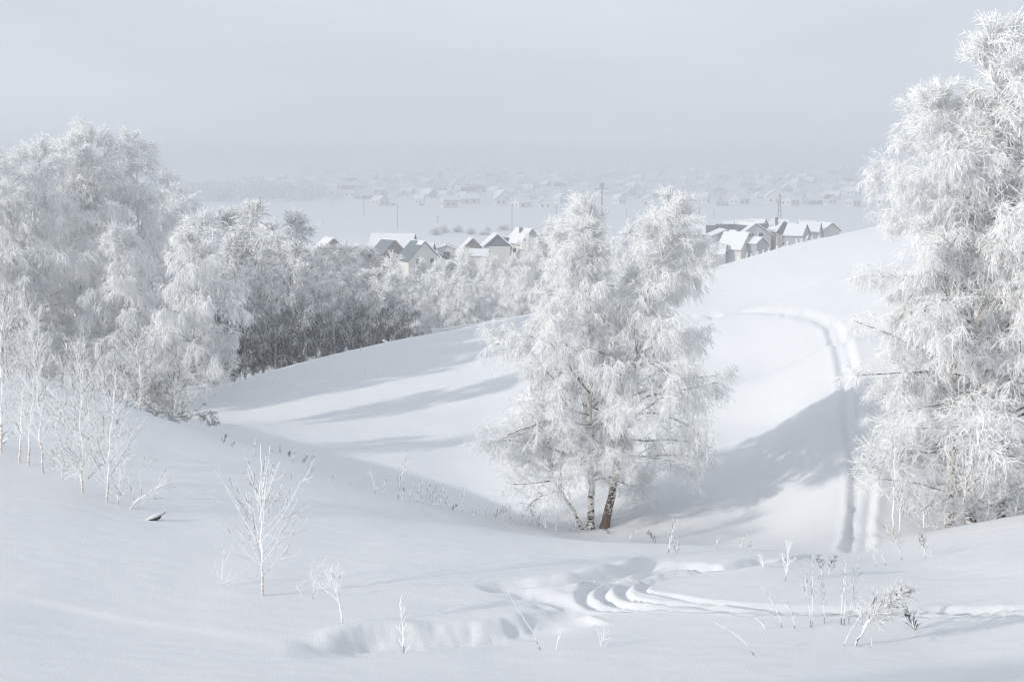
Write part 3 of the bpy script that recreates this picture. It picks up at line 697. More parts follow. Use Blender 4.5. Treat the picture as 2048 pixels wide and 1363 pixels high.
# weeds along the crest of the near slope
rg = random.Random(9)
CREST = [(444, 886, 10, 16, 'dark leaning tuft on the left part of the slope crest'), (464, 892, 5, 8, 'tiny frosted tip right of the dark tuft on the slope crest'),
 (507, 910, 6, 34, 'frosted upright weed on the crest behind the lone sapling'), (532, 915, 14, 12, 'low frosted tuft on the crest right behind the lone sapling'), (560, 905, 0, 14, 'thin twig on the crest, right of the lone sapling'),
 (577, 912, 3, 9, 'small dark tuft standing on the very crest'), (586, 924, 6, 22, 'upright frosted weed left of the forked one below the crest'), (606, 925, 8, 12, 'small dark weed head on the crest above the forked weed'),
 (616, 952, 16, 40, 'forked frosted weed below the crest, taller than its neighbours'), (655, 962, 14, 8, 'sprawling frosted twig under the crest'), (698, 973, 5, 6, 'tiny snowy tip under the crest'),
 (752, 986, -14, 48, 'thin pale stem leaning left on the crest'), (768, 990, 2, 34, 'frosted weed, leftmost of the weed row on the lower crest'), (795, 997, 22, 90, 'very tall thin stem in the weed row on the lower crest'),
 (804, 998, 4, 20, ''), (820, 1002, 6, 34, ''), (834, 1003, 10, 40, ''), (846, 1006, 12, 36, ''), (858, 1008, 18, 36, ''), (868, 1010, 10, 22, ''), (880, 1012, 6, 40, ''), (890, 1013, 0, 28, ''),
 (905, 1017, 8, 6, 'low dark twig lying between the weed row and the upright frosted weed'), (924, 1026, 6, 50, 'bushy upright frosted weed right of the weed row'), (945, 1030, 14, 20, ''), (965, 1034, 20, 22, ''), (985, 1040, 22, 26, 'dark weed clump with a cap of snow on the lower crest'), (1004, 1042, 14, 34, ''),
 (1022, 1045, -4, 34, ''), (1040, 1048, 6, 40, ''), (1060, 1050, 4, 36, ''), (1072, 1052, 10, 24, ''), (1090, 1060, 4, 38, 'frosted weed near the left of the crooked young birch'), (1110, 1062, 10, 30, 'thin frosted weed close left of the crooked young birch'),
 (1140, 1062, -5, 50, 'thin twigs at the foot of the crooked young birch'), (1152, 1063, -3, 36, 'short twigs touching the foot of the crooked young birch'),
 (1218, 1066, -8, 8, 'dark stub in front of the leaning birch'), (1258, 1080, 20, 28, 'faint frosted weed right of the leaning birch'), (1310, 1086, -14, 22, 'dark bent twig right of the leaning birch'), (1336, 1106, 14, 68, 'tall pale weed with beaded seeds at the edge of the hollow'),
 (1350, 1108, 6, 30, 'low frosted weed at the foot of the beaded one'), (1430, 1095, 6, 14, ''), (1480, 1092, 8, 22, ''), (1500, 1100, 4, 14, '')]
for k, (bx, by, dx, h, lab) in enumerate(CREST):
    dark = 'dark' in lab
    weed(200+k, (bx, by), (bx+dx, by-h), lab or ('frosted weed in the row on the lower crest of the near slope' if by < 1045 else 'frosted weed standing along the edge of the hollow'), 'weeds along the crest' if by < 1045 or lab else 'weeds at the hollow edge',
         n1=10+rg.randrange(6), n2=2, blen=0.25+0.2*rg.random(), tw=0.007, ang=(38, 18), rime=0.05 if dark else 0.5, t0=0.12, y0=28, r0=0.008)
# tufts along the crest of the hill and on its slope
HT = [(500, 778, 4, 14), (545, 768, 6, 10), (590, 783, 6, 16), (602, 788, 2, 8), (690, 707, 3, 12), (655, 722, 5, 8), (780, 688, 2, 10), (720, 702, 3, 8), (765, 752, 4, 8), (728, 752, 3, 12), (785, 726, 5, 10), (915, 695, 4, 8), (820, 679, 4, 9)]
for k, (bx, by, dx, h) in enumerate(HT):
    weed(260+k, (bx, by), (bx+dx, by-h), 'small frosted tuft on the sunlit hill', 'tufts on the hill', name='grass_tuft', cat='tuft', n1=9, n2=2, blen=0.4, tw=0.014, ang=(45, 20), rime=0.8, t0=0.05, y0=52, r0=0.010)
for k in range(26):
    bx = 1440+k*12.5+rg.uniform(-4, 4); x, y, z = spot(bx, 530-0.27*(bx-1440)+6, 60)
    s = (5+7*rg.random())
    weed(300+k, (bx, 530-0.27*(bx-1440)), (bx+rg.uniform(-3, 5), 530-0.27*(bx-1440)-s), 'small rimed tuft along the bright hill crest', 'tufts on the hill crest', name='grass_tuft', cat='tuft', n1=9, n2=2, blen=0.5, tw=0.016, ang=(50, 25), rime=0.95, t0=0.05, y0=60, r0=0.012)
# shrubs at the foot of the left wood
for k, (bx, by, tx, ty, lab) in enumerate([(278, 822, 275, 672, 'rounded frosted small tree behind the slope crest, under the bright drooping birch'), (345, 838, 352, 745, 'feathery frosted shrub just right of the rounded small tree'),
        (310, 832, 306, 760, 'frosted shrub filling the gap right of the rounded small tree'), (250, 815, 243, 735, 'thin frosted shrub left of the rounded small tree')]):
    x, y, z = at(bx, by, 52.5+k*0.4); g = gz(x, y); s = y/FOC
    st = [(0, 0, 0), (0.1, 0, (by-ty)*s*0.4), ((tx-bx)*s, 0, at(tx, ty, y)[2]-g)]
    tm, cm = make_sapling(330+k, st, 0.05 if k == 0 else 0.025, n1=46, n2=7, n3=3, blen=0.55, tw=0.016, ang=(80, 30), lift=0.25, rime=0.55, t0=0.08, prof=lerp([0,.3,.7,1],[.7,.9,.8,.4]))
    t = empty('small_tree' if k == 0 else 'shrub', (x, y, g-0.05), lab, 'tree' if k == 0 else 'shrub', 'shrubs below the left birches')
    obj('stem', tm, t); c = obj('twigs', cm, t); c['kind'] = 'stuff'
for k, (bx, by, tx, ty, lab) in enumerate([(322, 842, 372, 826, 'snow laden fallen branch reaching over the slope crest'), (372, 832, 428, 836, 'dark fallen branch with snow on it at the left end of the hill')]):
    x, y, z = at(bx, by, 54); st = [(0, 0, 0), ((tx-bx)*.01, 0, .25), ((tx-bx)*54/FOC, 0.3, (by-ty)*54/FOC)]
    tm, cm = make_sapling(340+k, st, 0.05, n1=16, n2=4, n3=2, blen=0.5, tw=0.014, ang=(55, 30), lift=-0.2, rime=0.3, t0=0.2)
    t = empty('fallen_branch', (x, y, max(z-0.1, gz(x, y)-0.15)), lab, 'branch', 'fallen branches'); obj('stem', tm, t); c = obj('twigs', cm, t); c['kind'] = 'stuff'

# ------------------------------------------------------------------ boxes, boards
M_WOOD = flat_mat('weathered_wood', (0.30, 0.27, 0.24)); M_DARKWOOD = flat_mat('dark_wood', (0.06, 0.05, 0.045))
M_FROSTWOOD = flat_mat('frosted_wood', (0.72, 0.72, 0.73))
class Box:
    def __init__(s): s.V, s.F = [], []
    def box(s, c, d, rz=0.0, M=None):
        x, y, z = (q/2 for q in d); n = len(s.V); ca, sa = math.cos(rz), math.sin(rz)
        for k in range(8):
            p = ((k & 1)*2*x-x, (k >> 1 & 1)*2*y-y, (k >> 2)*2*z-z); p = (p[0]*ca-p[1]*sa, p[0]*sa+p[1]*ca, p[2])
            s.V.append((p[0]+c[0], p[1]+c[1], p[2]+c[2]))
        s.F += [tuple(n+i for i in f) for f in ((0,2,3,1),(4,5,7,6),(0,1,5,4),(2,6,7,3),(0,4,6,2),(1,3,7,5))]; return s
    def poly(s, pts, faces):
        n = len(s.V); s.V += [tuple(p) for p in pts]; s.F += [tuple(n+i for i in f) for f in faces]; return s
    def bar(s, a, b, w, h=None):
        a, b = Vector(a), Vector(b); d = (b-a).normalized(); u = Vector((0, 0, 1)) if abs(d.z) < .95 else Vector((1, 0, 0))
        p = d.cross(u).normalized()*(w/2); q = p.cross(d).normalized()*((h or w)/2)
        return s.poly([a-p-q, a+p-q, a+p+q, a-p+q, b-p-q, b+p-q, b+p+q, b-p+q], ((0,1,2,3),(7,6,5,4),(0,4,5,1),(1,5,6,2),(2,6,7,3),(3,7,4,0)))
    def build(s, name, mat, parent=None):
        me = bpy.data.meshes.new(name); me.from_pydata(s.V, [], s.F); me.materials.append(mat); me.update()
        return obj(name, me, parent)
# the rail on the hill crest
a, b = at(880, 659, 93), at(1008, 638, 95.5)
t = empty('wooden_railing', (a[0], a[1], a[2]), 'frosted wooden rail on short posts along the hill crest before the wood', 'railing')
Box().bar((0, 0, 0), (b[0]-a[0], b[1]-a[1], b[2]-a[2]), 0.08, 0.12).build('top_rail', M_FROSTWOOD, t)
for k in range(5):
    f = k/4*0.96+0.02; px_, py_ = a[0]+f*(b[0]-a[0]), a[1]+f*(b[1]-a[1]); zt = f*(b[2]-a[2])
    zb = min(gz(px_, py_)-a[2]-0.2, zt-0.4)
    Box().bar((f*(b[0]-a[0]), f*(b[1]-a[1]), zb), (f*(b[0]-a[0]), f*(b[1]-a[1]), zt-0.062), 0.09).build('post', M_FROSTWOOD, t)
a = at(874, 666, 92.5)
t = empty('feeding_trough', a, 'pale slanting board trough at the left end of the wooden rail', 'trough')
Box().poly([(-.40,0,.28),(.35,0,.34),(.55,.3,-.15),(-.2,.3,-.25),(-.40,.08,.28),(.35,.08,.34),(.55,.38,-.15),(-.2,.38,-.25)], ((0,3,2,1),(4,5,6,7),(0,1,5,4),(1,2,6,5),(2,3,7,6),(3,0,4,7))).build('board', M_FROSTWOOD, t)
for sx in (-.25, .45): Box().bar((sx, .45, -.7), (sx, .45, .1), .07).build('post', M_FROSTWOOD, t)
a, b = at(766, 680, 91), at(806, 692, 90)
t = empty('leaning_pole', a, 'frosted pole sticking up slantwise from the hill crest', 'pole'); Box().bar((0, 0, 0), (b[0]-a[0], b[1]-a[1], b[2]-a[2]-0.15), 0.10).build('pole', M_FROSTWOOD, t)
# stub of a log at the left
x, y, z = spot(313, 1040)
t = empty('log', (x, y, z), 'short dark log end with a cap of snow on the left slope', 'log', rz=0.5)
me = Mesh().add(tubes(np.array([[[-.18, 0, -.02], [-.06, .01, .02], [.04, 0, .05], [.10, -.01, .09]], [[.02, .02, .03], [.10, .03, .09], [.18, .03, .13], [.24, .05, .15]]]), np.array([[.045, .05, .04, .03], [.02, .017, .014, .01]]), 7)).build('log_wood', M_DARKWOOD); obj('wood', me, t)
me = Mesh().add(tubes(np.array([[[-.30, 0.05, -.01], [-.12, 0.04, .05], [.0, 0.03, .10], [.10, 0.02, .13], [.22, 0.02, .17]]]), np.array([[.02, .05, .06, .04, .008]]), 8)).build('log_snow', M_SNOW); obj('snow_cap', me, t)
# ------------------------------------------------------------------ the village
WALLS = {k: flat_mat('wall_'+k, c, var=0.08, scale=0.8) for k, c in dict(pale=(.62,.60,.57), pink=(.60,.535,.505), white=(.72,.72,.71), brown=(.25,.205,.175), grey=(.36,.37,.39), beige=(.55,.49,.42), dark=(.13,.14,.15), brick=(.34,.22,.18)).items()}
ROOFS = {k: flat_mat('roof_'+k, c, var=0.10, scale=0.6) for k, c in dict(green=(.12,.16,.16), grey=(.15,.17,.19), slate=(.09,.10,.12), brown=(.14,.09,.08), red=(.22,.10,.08)).items()}
M_GLASS = flat_mat('dark_glass', (0.03, 0.035, 0.04), rough=0.15); M_FRAME = flat_mat('window_frame', (0.75, 0.75, 0.75)); M_BRICK = flat_mat('chimney_brick', (0.22, 0.17, 0.15))
M_POLE = flat_mat('pole_wood', (0.16, 0.15, 0.14))

def slab(b, q, th):
    """quad q (4 points) thickened along its normal by th"""
    q = [Vector(p) for p in q]; n = (q[1]-q[0]).cross(q[3]-q[0]).normalized()*th
    b.poly(q+[p+n for p in q], ((3,2,1,0),(4,5,6,7),(0,1,5,4),(1,2,6,5),(2,3,7,6),(3,0,4,7)))

def house(x, y, z, rz, w, l, hw, hr, wall, roof, label, group=None, snow=((-1, 0, 1, 0, 1), (1, 0, 1, 0, 1)), wins=(), chim=(), gable=None, hip=False, name='house', cat='house', over=0.35, planks=False):
    """ridge along local y; roof sides -1 (local -x) and +1; snow patches (side, u0, u1, v0, v1): u along the ridge, v from eave to ridge"""
    t = empty(name, (x, y, z), label, cat, group, rz)
    b = Box(); a, c = w/2, l/2
    if hip: b.box((0, 0, hw/2), (w, l, hw))
    else:
        b.poly([(-a,-c,-.5),(a,-c,-.5),(a,-c,hw),(0,-c,hw+hr),(-a,-c,hw),(-a,c,-.5),(a,c,-.5),(a,c,hw),(0,c,hw+hr),(-a,c,hw)],
               ((0,1,2,3,4),(9,8,7,6,5),(1,6,7,2),(0,4,9,5),(4,3,8,9),(2,7,8,3),(0,5,6,1)))
    b.build('wall', WALLS[wall], t)
    if gable:
        g = Box(); n = max(4, int(w/0.45))
        if planks:
            for k in range(n):
                x0, x1 = -a+w*k/n, -a+w*(k+1)/n-0.04
                h0, h1 = hr*(1-abs(x0)/a), hr*(1-abs(x1)/a); e = 0.03+0.02*(k % 2)
                if x0 < 0 < x1: pts = [(x0, hw), (x1, hw), (x1, hw+h1), (0, hw+hr), (x0, hw+h0)]
                else: pts = [(x0, hw), (x1, hw), (x1, hw+max(h1, .02)), (x0, hw+max(h0, .02))]
                m = len(pts); gb = Box()
                gb.poly([(p, -c-e, q) for p, q in pts]+[(p, -c-0.002, q) for p, q in pts], [tuple(range(m))[::-1], tuple(range(m, 2*m))]+[(i, (i+1) % m, m+(i+1) % m, m+i) for i in range(m)])
                gb.build('plank', WALLS[gable], t)
        else:
            g.poly([(-a+.05,-c-.04,hw),(a-.05,-c-.04,hw),(0,-c-.04,hw+hr-.05),(-a+.05,-c-.003,hw),(a-.05,-c-.003,hw),(0,-c-.003,hw+hr-.05)], ((0,1,2),(5,4,3),(0,3,4,1),(1,4,5,2),(2,5,3,0)))
            g.build('gable', WALLS[gable], t)
    # roof
    sl = hr/a; ex = a+over; ze = hw-over*sl; cy = c+over
    rb = Box(); P = []
    if hip:
        rl = max(0.0, c-a*0.9)
        E = [(-ex,-cy,ze),(ex,-cy,ze),(ex,cy,ze),(-ex,cy,ze),(0,-rl,hw+hr),(0,rl,hw+hr)]
        rb.poly(E+[(-ex,-cy,ze-.12),(ex,-cy,ze-.12),(ex,cy,ze-.12),(-ex,cy,ze-.12)], ((0,1,4),(1,2,5,4),(2,3,5),(3,0,4,5),(6,9,8,7),(0,6,7,1),(1,7,8,2),(2,8,9,3),(3,9,6,0)))
        r = rb.build('roof', ROOFS[roof], t)
        for f in snow:
            q = {0: (0,1,4), 1: (1,2,5,4), 2: (2,3,5), 3: (3,0,4,5)}[f]
            pts = [Vector(E[i]) for i in q]; n = (pts[1]-pts[0]).cross(pts[2]-pts[0]).normalized()
            m = len(pts); Box().poly([p+n*0.02 for p in pts]+[p+n*0.22 for p in pts], [tuple(range(m))[::-1], tuple(range(m, 2*m))]+[(i, (i+1) % m, m+(i+1) % m, m+i) for i in range(m)]).build('roof_snow', M_SNOWFAR, r)
    else:
        for s in (-1, 1):
            q = [(s*ex,-cy,ze),(s*ex,cy,ze),(0,cy,hw+hr),(0,-cy,hw+hr)]
            slab(rb, q if s > 0 else [q[0], q[3], q[2], q[1]], 0.14)
        r = rb.build('roof', ROOFS[roof], t)
        for (s, u0, u1, v0, v1) in snow:
            f = lambda u, v: (s*ex*(1-v), -cy+2*cy*u, ze+(hw+hr-ze)*v)
            q = [f(u0, v0), f(u1, v0), f(u1, v1), f(u0, v1)]
            if s < 0: q = [q[0], q[3], q[2], q[1]]
            n = Vector(((hw+hr-ze)*s, 0, ex)).normalized()*0.145
            sb = Box(); slab(sb, [Vector(p)+n for p in q], 0.24); sb.build('roof_snow', M_SNOWFAR, r)
    for (cx, cyy, ch) in chim:
        zr = hw+hr*(1-abs(cx)/a); Box().box((cx, cyy, zr+ch/2-.3), (.6, .6, ch+.6)).build('chimney', M_BRICK, r)
    # windows: face F front gable, L left wall, R right wall; u across, v height of the middle
    for (fc, u, v, ww, wh) in wins:
        pos, ax = {'F': ((u*a, -c, v), 0), 'R': ((a, u*c, v), 1), 'L': ((-a, u*c, v), 1)}[fc]
        sgn = {'F': (0, -1), 'R': (1, 0), 'L': (-1, 0)}[fc]
        dims = (ww+.24, .16, wh+.24) if ax == 0 else (.16, ww+.24, wh+.24)
        f = Box().box((pos[0]+sgn[0]*.02, pos[1]+sgn[1]*.02, v), dims).build('window', M_FRAME, t)
        for k in (-1, 1):
            o = k*ww/4; d2 = (ww/2-.06, .10, wh) if ax == 0 else (.10, ww/2-.06, wh)
            p2 = (pos[0]+sgn[0]*.07+(o if ax == 0 else 0), pos[1]+sgn[1]*.07+(o if ax else 0), v)
            Box().box(p2, d2).build('pane', M_GLASS, f)
    return t
def hpix(px, py, D, rz, w, l, hr, wall, roof, label, **k):
    """house whose front gable apex is seen at (px, py)"""
    rz = math.radians(rz); x, y, z = at(px, py, D); g = VALLEY; h = z-g
    cx, cy = x-math.sin(rz)*l/2, y+math.cos(rz)*l/2
    return house(cx, cy, g, rz, w, l, h-hr, hr, wall, roof, label, 'near village houses', **k)
FULL = ((-1, 0, 1, 0, 1), (1, 0, 1, 0, 1))
hpix(667, 478, 345, 25, 6, 6, 2.6, 'brown', 'slate', 'small gabled house peeping over the wood, leftmost of the village', gable='brown')
hpix(722, 492, 350, 15, 9, 7, 1.5, 'white', 'grey', 'low snowy roof almost hidden by the wood left of the brown gable')
hpix(788, 481, 328, 38, 6.2, 5, 3.0, 'brown', 'grey', 'house with a brown plank gable and bare grey roof behind the wood', gable='brown', planks=True, snow=((1, 0, 1, 0, 1),), over=0.3)
hpix(849, 484, 320, 32, 8.2, 6, 4.0, 'pale', 'green', 'big pale gabled house with a bare green grey roof side', snow=((1, 0, 1, 0, 1), (-1, 0, .35, .82, 1)), wins=(('F', -.45, 3.4, 1.0, 1.0), ('F', .45, 3.4, 1.0, 1.2)), gable=None)
hpix(822, 500, 345, 20, 8, 6, 1.6, 'pale', 'grey', 'low snow roofed annex left behind the big pale gabled house')
# long house whose snowy slope faces the camera
hpix(828, 469, 356, 82, 9, 10.6, 3.8, 'pale', 'slate', 'long house with a broad snowy roof facing the viewer, one bare dark patch', snow=((1, 0.16, 1, 0, 1), (-1, 0, 1, 0, 1), (1, 0, .10, 0, 1)), chim=())
hpix(893, 492, 343, 2, 4.2, 6, .8, 'pale', 'brown', 'wing with a double window under the broad snowy roof', wins=(('F', 0, 3.2, 1.6, 1.5),))
hpix(866, 487, 343, 84, 5.0, 4.6, 1.6, 'white', 'grey', 'snow covered low roof between the pale gable and the wing with the double window')
hpix(886, 510, 326, 40, 4.2, 3.4, 1.2, 'dark', 'slate', 'dark framed lean-to with thin snow stripes right of the pale gable', snow=((1, .1, .4, .1, .9), (-1, .5, .9, .1, .9)))
hpix(897, 521, 318, -15, 4.6, 4, 1.2, 'dark', 'slate', 'small dark shed with a snowy roof deep among the trees')
hpix(946, 478, 340, 8, 4.6, 5, 2.2, 'brown', 'slate', 'small house with a dark brown gable under a thick snow roof', gable='brown')
hpix(968, 488, 346, 80, 4.4, 3.4, 1.4, 'dark', 'slate', 'dark bare roof patch with a little snow right of the small brown gable', snow=((1, 0, .4, .5, 1),))
hpix(995, 470, 330, 6, 6.0, 7, 2.6, 'pale', 'slate', 'pale house with a dark grey gable in the middle of the left village row', gable='dark')
hpix(1017, 476, 345, 75, 5, 4.5, 2, 'grey', 'slate', 'bare dark roof behind the dark grey gable', snow=())
hpix(975, 500, 322, 85, 4.6, 6.6, 1.2, 'pale', 'grey', 'long low snowy roof in front of the dark grey gable')
hpix(1064, 459, 342, 35, 6.6, 6, 3.2, 'pink', 'slate', 'gabled house with a steep snowy left roof beside the hollow birches', gable='grey', wins=(('L', -.2, 4.4, 1.4, 1.1), ('F', -.1, 4.4, 1.6, 1.1)), chim=((-1.2, 0, 1.6),))
hpix(1113, 470, 350, -10, 7, 6, 2.4, 'pale', 'slate', 'snow roofed house half hidden left of the hollow birches')
# right hand cluster
hpix(1372, 450, 372, 78, 6.6, 6, 2.0, 'white', 'grey', 'low white roofed house at the left of the right village group')
hpix(1408, 450, 376, 86, 7, 6.5, 2.4, 'pale', 'slate', 'house with a wide white roof slope and two thin pipes', chim=((1.2, -1, .9),))
hpix(1368, 470, 350, 70, 6.4, 4.2, 2.4, 'dark', 'slate', 'dark bare roofed house just right of the hollow birches', snow=((1, .72, 1, 0, 1),), wins=(('R', 0, 1.6, 2.0, 0.7),))
hpix(1432, 452, 385, 30, 4.6, 4, 1.8, 'grey', 'slate', 'small house with a bare dark roof, left one of two', snow=((1, 0, 1, .0, .5),))
hpix(1453, 450, 390, 30, 5, 4, 1.6, 'grey', 'slate', 'small house with a bare dark roof, right one of two', snow=((1, 0, 1, .2, .8),))
hpix(1452, 461, 366, 4, 7.0, 7, 1.5, 'white', 'grey', 'white house with small windows and a flat snowy roof', wins=(('F', .45, 4.4, .8, .8), ('F', .1, 2.0, 1.4, 1.0)))
hpix(1512, 448, 374, 18, 9.0, 8, 3.0, 'pale', 'slate', 'large pale gabled house with two gable windows and a dark roof patch', snow=((-1, 0, .25, 0, 1), (1, 0, 1, 0, 1), (-1, .25, 1, .8, 1)), wins=(('F', -.28, 6.2, 1.2, 1.2), ('F', .32, 6.2, 1.2, 1.2), ('F', -.1, 3.2, 1.6, 1.2)))
hpix(1487, 449, 384, 80, 6, 5.4, 2.6, 'pale', 'slate', 'bare dark roof slope standing behind the large pale gabled house', snow=((1, 0, 1, .0, .2),))
hpix(1534, 448, 384, 80, 5, 5.2, 2.2, 'pale', 'slate', 'striped dark and snowy roof left of the brick chimney', snow=((1, .3, .5, 0, 1),))
hpix(1497, 466, 352, 52, 7.2, 6.4, 3.8, 'pale', 'brown', 'steep roofed house with dark stripes between strips of snow', snow=((1, 0, .30, 0, 1), (1, .42, .62, 0, 1), (1, .74, 1, 0, 1), (-1, 0, 1, 0, 1)))
hpix(1474, 462, 362, 30, 5, 5, 2.4, 'white', 'green', 'narrow white house with a green grey roof behind the striped roof', snow=((-1, 0, .5, 0, 1),), wins=(('F', 0, 2.6, .9, 1.0),))
hpix(1524, 476, 350, 36, 3.6, 3.5, 1.3, 'grey', 'grey', 'small outbuilding at the hill edge under the large pale gable')
# the pink house with hipped roof
x, y, z = at(1568, 442, 380); hh = z-VALLEY
house(x, y, VALLEY, math.radians(16), 7.4, 7.0, hh-2.6, 2.6, 'pink', 'slate', 'pinkish two storey house with a hipped roof and a brick chimney', 'near village houses', snow=(1, 2, 3), hip=True,
      wins=(('F', -.45, hh-3.7, 1.1, 1.0), ('F', .50, hh-3.7, 2.6, 1.0), ('F', -.45, hh-6.0, 1.1, 1.0), ('L', 0, hh-4.2, .9, 1.0)), chim=((-1.9, .6, 2.3),))
hpix(1612, 450, 372, 62, 7, 4.6, 2.6, 'grey', 'grey', 'house with a bare grey roof where the hill meets the village', snow=((-1, 0, 1, 0, 1), (1, 0, .2, 0, 1)))
hpix(1590, 447, 392, 80, 6, 4, 2, 'white', 'grey', 'snowy roof peeping out right behind the pinkish house')
hpix(1640, 446, 388, 70, 6, 5.2, 2.2, 'pale', 'grey', 'white roofed house above the hill edge, right of the bare grey roof')
hpix(1664, 447, 392, 20, 5, 5, 1.9, 'pale', 'slate', 'small snowy gable, rightmost house above the hill edge')
for k, (px, py, rz, w) in enumerate([(1505, 441, 84, 6), (1530, 440, 60, 5), (1576, 440, 80, 5), (1478, 443, 88, 5), (1630, 442, 84, 6), (1552, 446, 82, 6)]):
    hpix(px, py, 430+6*k, rz, w, 5, 1.8, 'pale', 'grey', 'low white roof in the rear row behind the right village group', wins=())
# dark arched shed
x, y, z = at(1434, 489, 352); t = empty('arched_shed', (x, y, VALLEY), 'dark arched shed roof half under snow beside the hollow birches', 'shed', rz=math.radians(72))
h = z-VALLEY; n = 8; arc = [(-2.6*math.cos(PI*k/n), 2.2*math.sin(PI*k/n)) for k in range(n+1)]
b = Box(); V = [(p, yy, h-2.2+q) for yy in (-2.6, 2.6) for p, q in arc]
b.poly(V, [(k, k+1, n+2+k, n+1+k) for k in range(n)]+[tuple(range(n+1))[::-1], tuple(range(n+1, 2*n+2))]); b.build('roof', ROOFS['slate'], t)
Box().box((0, 0, (h-2.2)/2), (5.1, 5.1, h-2.2)).build('wall', WALLS['grey'], t)
b = Box(); V = [(p*1.03, yy, h-2.2+q*1.06+.03) for yy in (-2.6, 2.6) for p, q in arc[:5]]; b.poly(V, [(k, k+1, 6+k, 5+k) for k in range(4)]); b.build('roof_snow', M_SNOWFAR, t)

# ------------------------------------------------------------------ the far village across the field
def yfield(py, D0=380):
    """distance at which the ground beyond the wood is seen at row py"""
    D = np.arange(D0, 2600, 3.0); zz = valley(np.zeros_like(D), D)
    row = 681.5-FOC*np.tan(PITCH-np.arctan((EYE-zz)/D))
    i = np.nonzero(row < py)[0]
    return float(D[i[0]]) if len(i) else 2500.0
def far_kit(seed):
    rg = random.Random(seed); w, l, hw, hr = rg.uniform(6, 9), rg.uniform(7, 11), rg.uniform(2.6, 4.8), rg.uniform(2, 3.4)
    t = house(0, -50, -500, 0, w, l, hw, hr, rg.choice(['pale', 'grey', 'white', 'beige', 'pale', 'white']), rg.choice(['slate', 'grey', 'brown', 'green']), 'x', None,
              snow=(FULL if seed % 4 else ((1, 0, 1, 0, 1),)), wins=(('F', -.4, hw*.55, 1.3, 1.4), ('F', .4, hw*.55, 1.3, 1.4), ('R', -.4, hw*.55, 1.3, 1.4), ('R', .4, hw*.55, 1.3, 1.4), ('L', .4, hw*.55, 1.3, 1.4), ('L', -.4, hw*.55, 1.3, 1.4)))
    return t
def kids(o): return [c for c in bpy.data.objects if c.parent == o]
KITS = []
for q in range(9):
    t = far_kit(70+q); ch = [(c, kids(c)) for c in kids(t)]; KITS.append((t, ch))
used = set()
def put_kit(q, x, y, z, rz, s, label, group):
    src, ch = KITS[q]
    if q not in used: r = src; used.add(q)
    else:
        r = src.copy(); C.objects.link(r)
        for c, gs in ch:
            c2 = c.copy(); C.objects.link(c2); c2.parent = r
            for g in gs:
                g2 = g.copy(); C.objects.link(g2); g2.parent = c2
    r.location = (x, y, z); r.rotation_euler = (0, 0, rz); r.scale = (s,)*3; r['label'] = label; r['group'] = group
    return r
rg = random.Random(77)
NAMED = [(760, 411, 'far house standing alone at the left edge of the field, arched snowy front'), (727, 399, 'far house with a hipped snowy roof left above the lone field house'), (897, 416, 'reddish far house at the field edge under a flat snow roof'), (1000, 411, 'far dark gabled house near the tall pole'),
         (1043, 415, 'far low house with a broad snowy roof at the field edge'), (1090, 416, 'far house at the field edge left of the hollow birches'), (938, 408, 'far two storey house above the reddish field house'), (1478, 408, 'far dark gabled house right of the hollow birches'),
         (1545, 408, 'far pale gabled house left of the lattice pylon'), (1580, 410, 'far dark house right beside the lattice pylon'), (1625, 408, 'far two storey house right of the lattice pylon'), (1660, 410, 'far white house with rows of windows right of the pylon'), (1705, 412, 'far low gabled house near the right birches'),
         (615, 378, 'far pale hipped roof, middle one of three above the frosted thicket'), (530, 378, 'far pale hipped roof, left one of three above the frosted thicket'), (567, 380, 'far small pale roof between the two hipped ones above the thicket')]
spots = []
for k, (px, py, lab) in enumerate(NAMED):
    D = yfield(py); x = at(px, py, D)[0]; spots.append((x, D)); put_kit(k % 9, x, D, float(valley(x, D))-.2, rg.uniform(-1.4, 1.4), rg.uniform(1.1, 1.4), lab, 'houses across the field')
n = 0
for _ in range(9000):
    if n >= 175: break
    px = rg.uniform(470, 1800); py = rg.uniform(346, 412) if px > 820 else rg.uniform(358, 396)
    if px < 640 and rg.random() > .25: continue
    if px < 820 and rg.random() > .5: continue
    if py > 400 and rg.random() > .5: continue
    D = yfield(py); x = at(px, py, D)[0]
    if any(abs(x-a) < 16 and abs(D-b) < 28 for a, b in spots): continue
    spots.append((x, D)); n += 1
    put_kit(rg.randrange(9), x, D, float(valley(x, D))-.2, rg.choice([0, .2, -.3, 1.2, 1.5, -1.3, .7]), rg.uniform(.9, 1.35),
            'faint snowy roofed house in the hazy village across the field', 'hazy houses of the far village')
# thickets and trees among the far houses: too hazy to count
def far_trees():
    rng = np.random.default_rng(3); V, F = [], []
    n = 0
    def clump(x, y, w, h, m):
        nonlocal n
        c = rng.normal(size=(m, 3))*[w*.35, w*.35, h*.22]+[x, y, float(valley(x, y))+h*.5]
        d = rng.normal(size=(m, 3, 3))*[.75, .75, .95]
        V.append((c[:, None]+d).reshape(-1, 3)); F.append(np.arange(m*3).reshape(-1, 3)+n); n += m*3
    for k in range(150):
        px = rng.uniform(350, 640); D = rng.uniform(1120, 1330); x = at(px, 400, D)[0]; clump(x, D, 12, rng.uniform(8, 14), 70)
    for k in range(330):
        px = rng.uniform(600, 1800); D = rng.uniform(1150, 2100); x = at(px, 400, D)[0]; clump(x, D, 9, rng.uniform(6, 14), 60)
    o = obj('distant_trees', mesh_np('distant_trees', np.concatenate(V), np.concatenate(F), M_FARTREE, False)); tag(o, 'grey frosted thickets and trees fading into the haze around the far houses', 'trees', kind='stuff')
M_FARTREE = flat_mat('far_frosted_trees', (0.50, 0.51, 0.53))
far_trees()
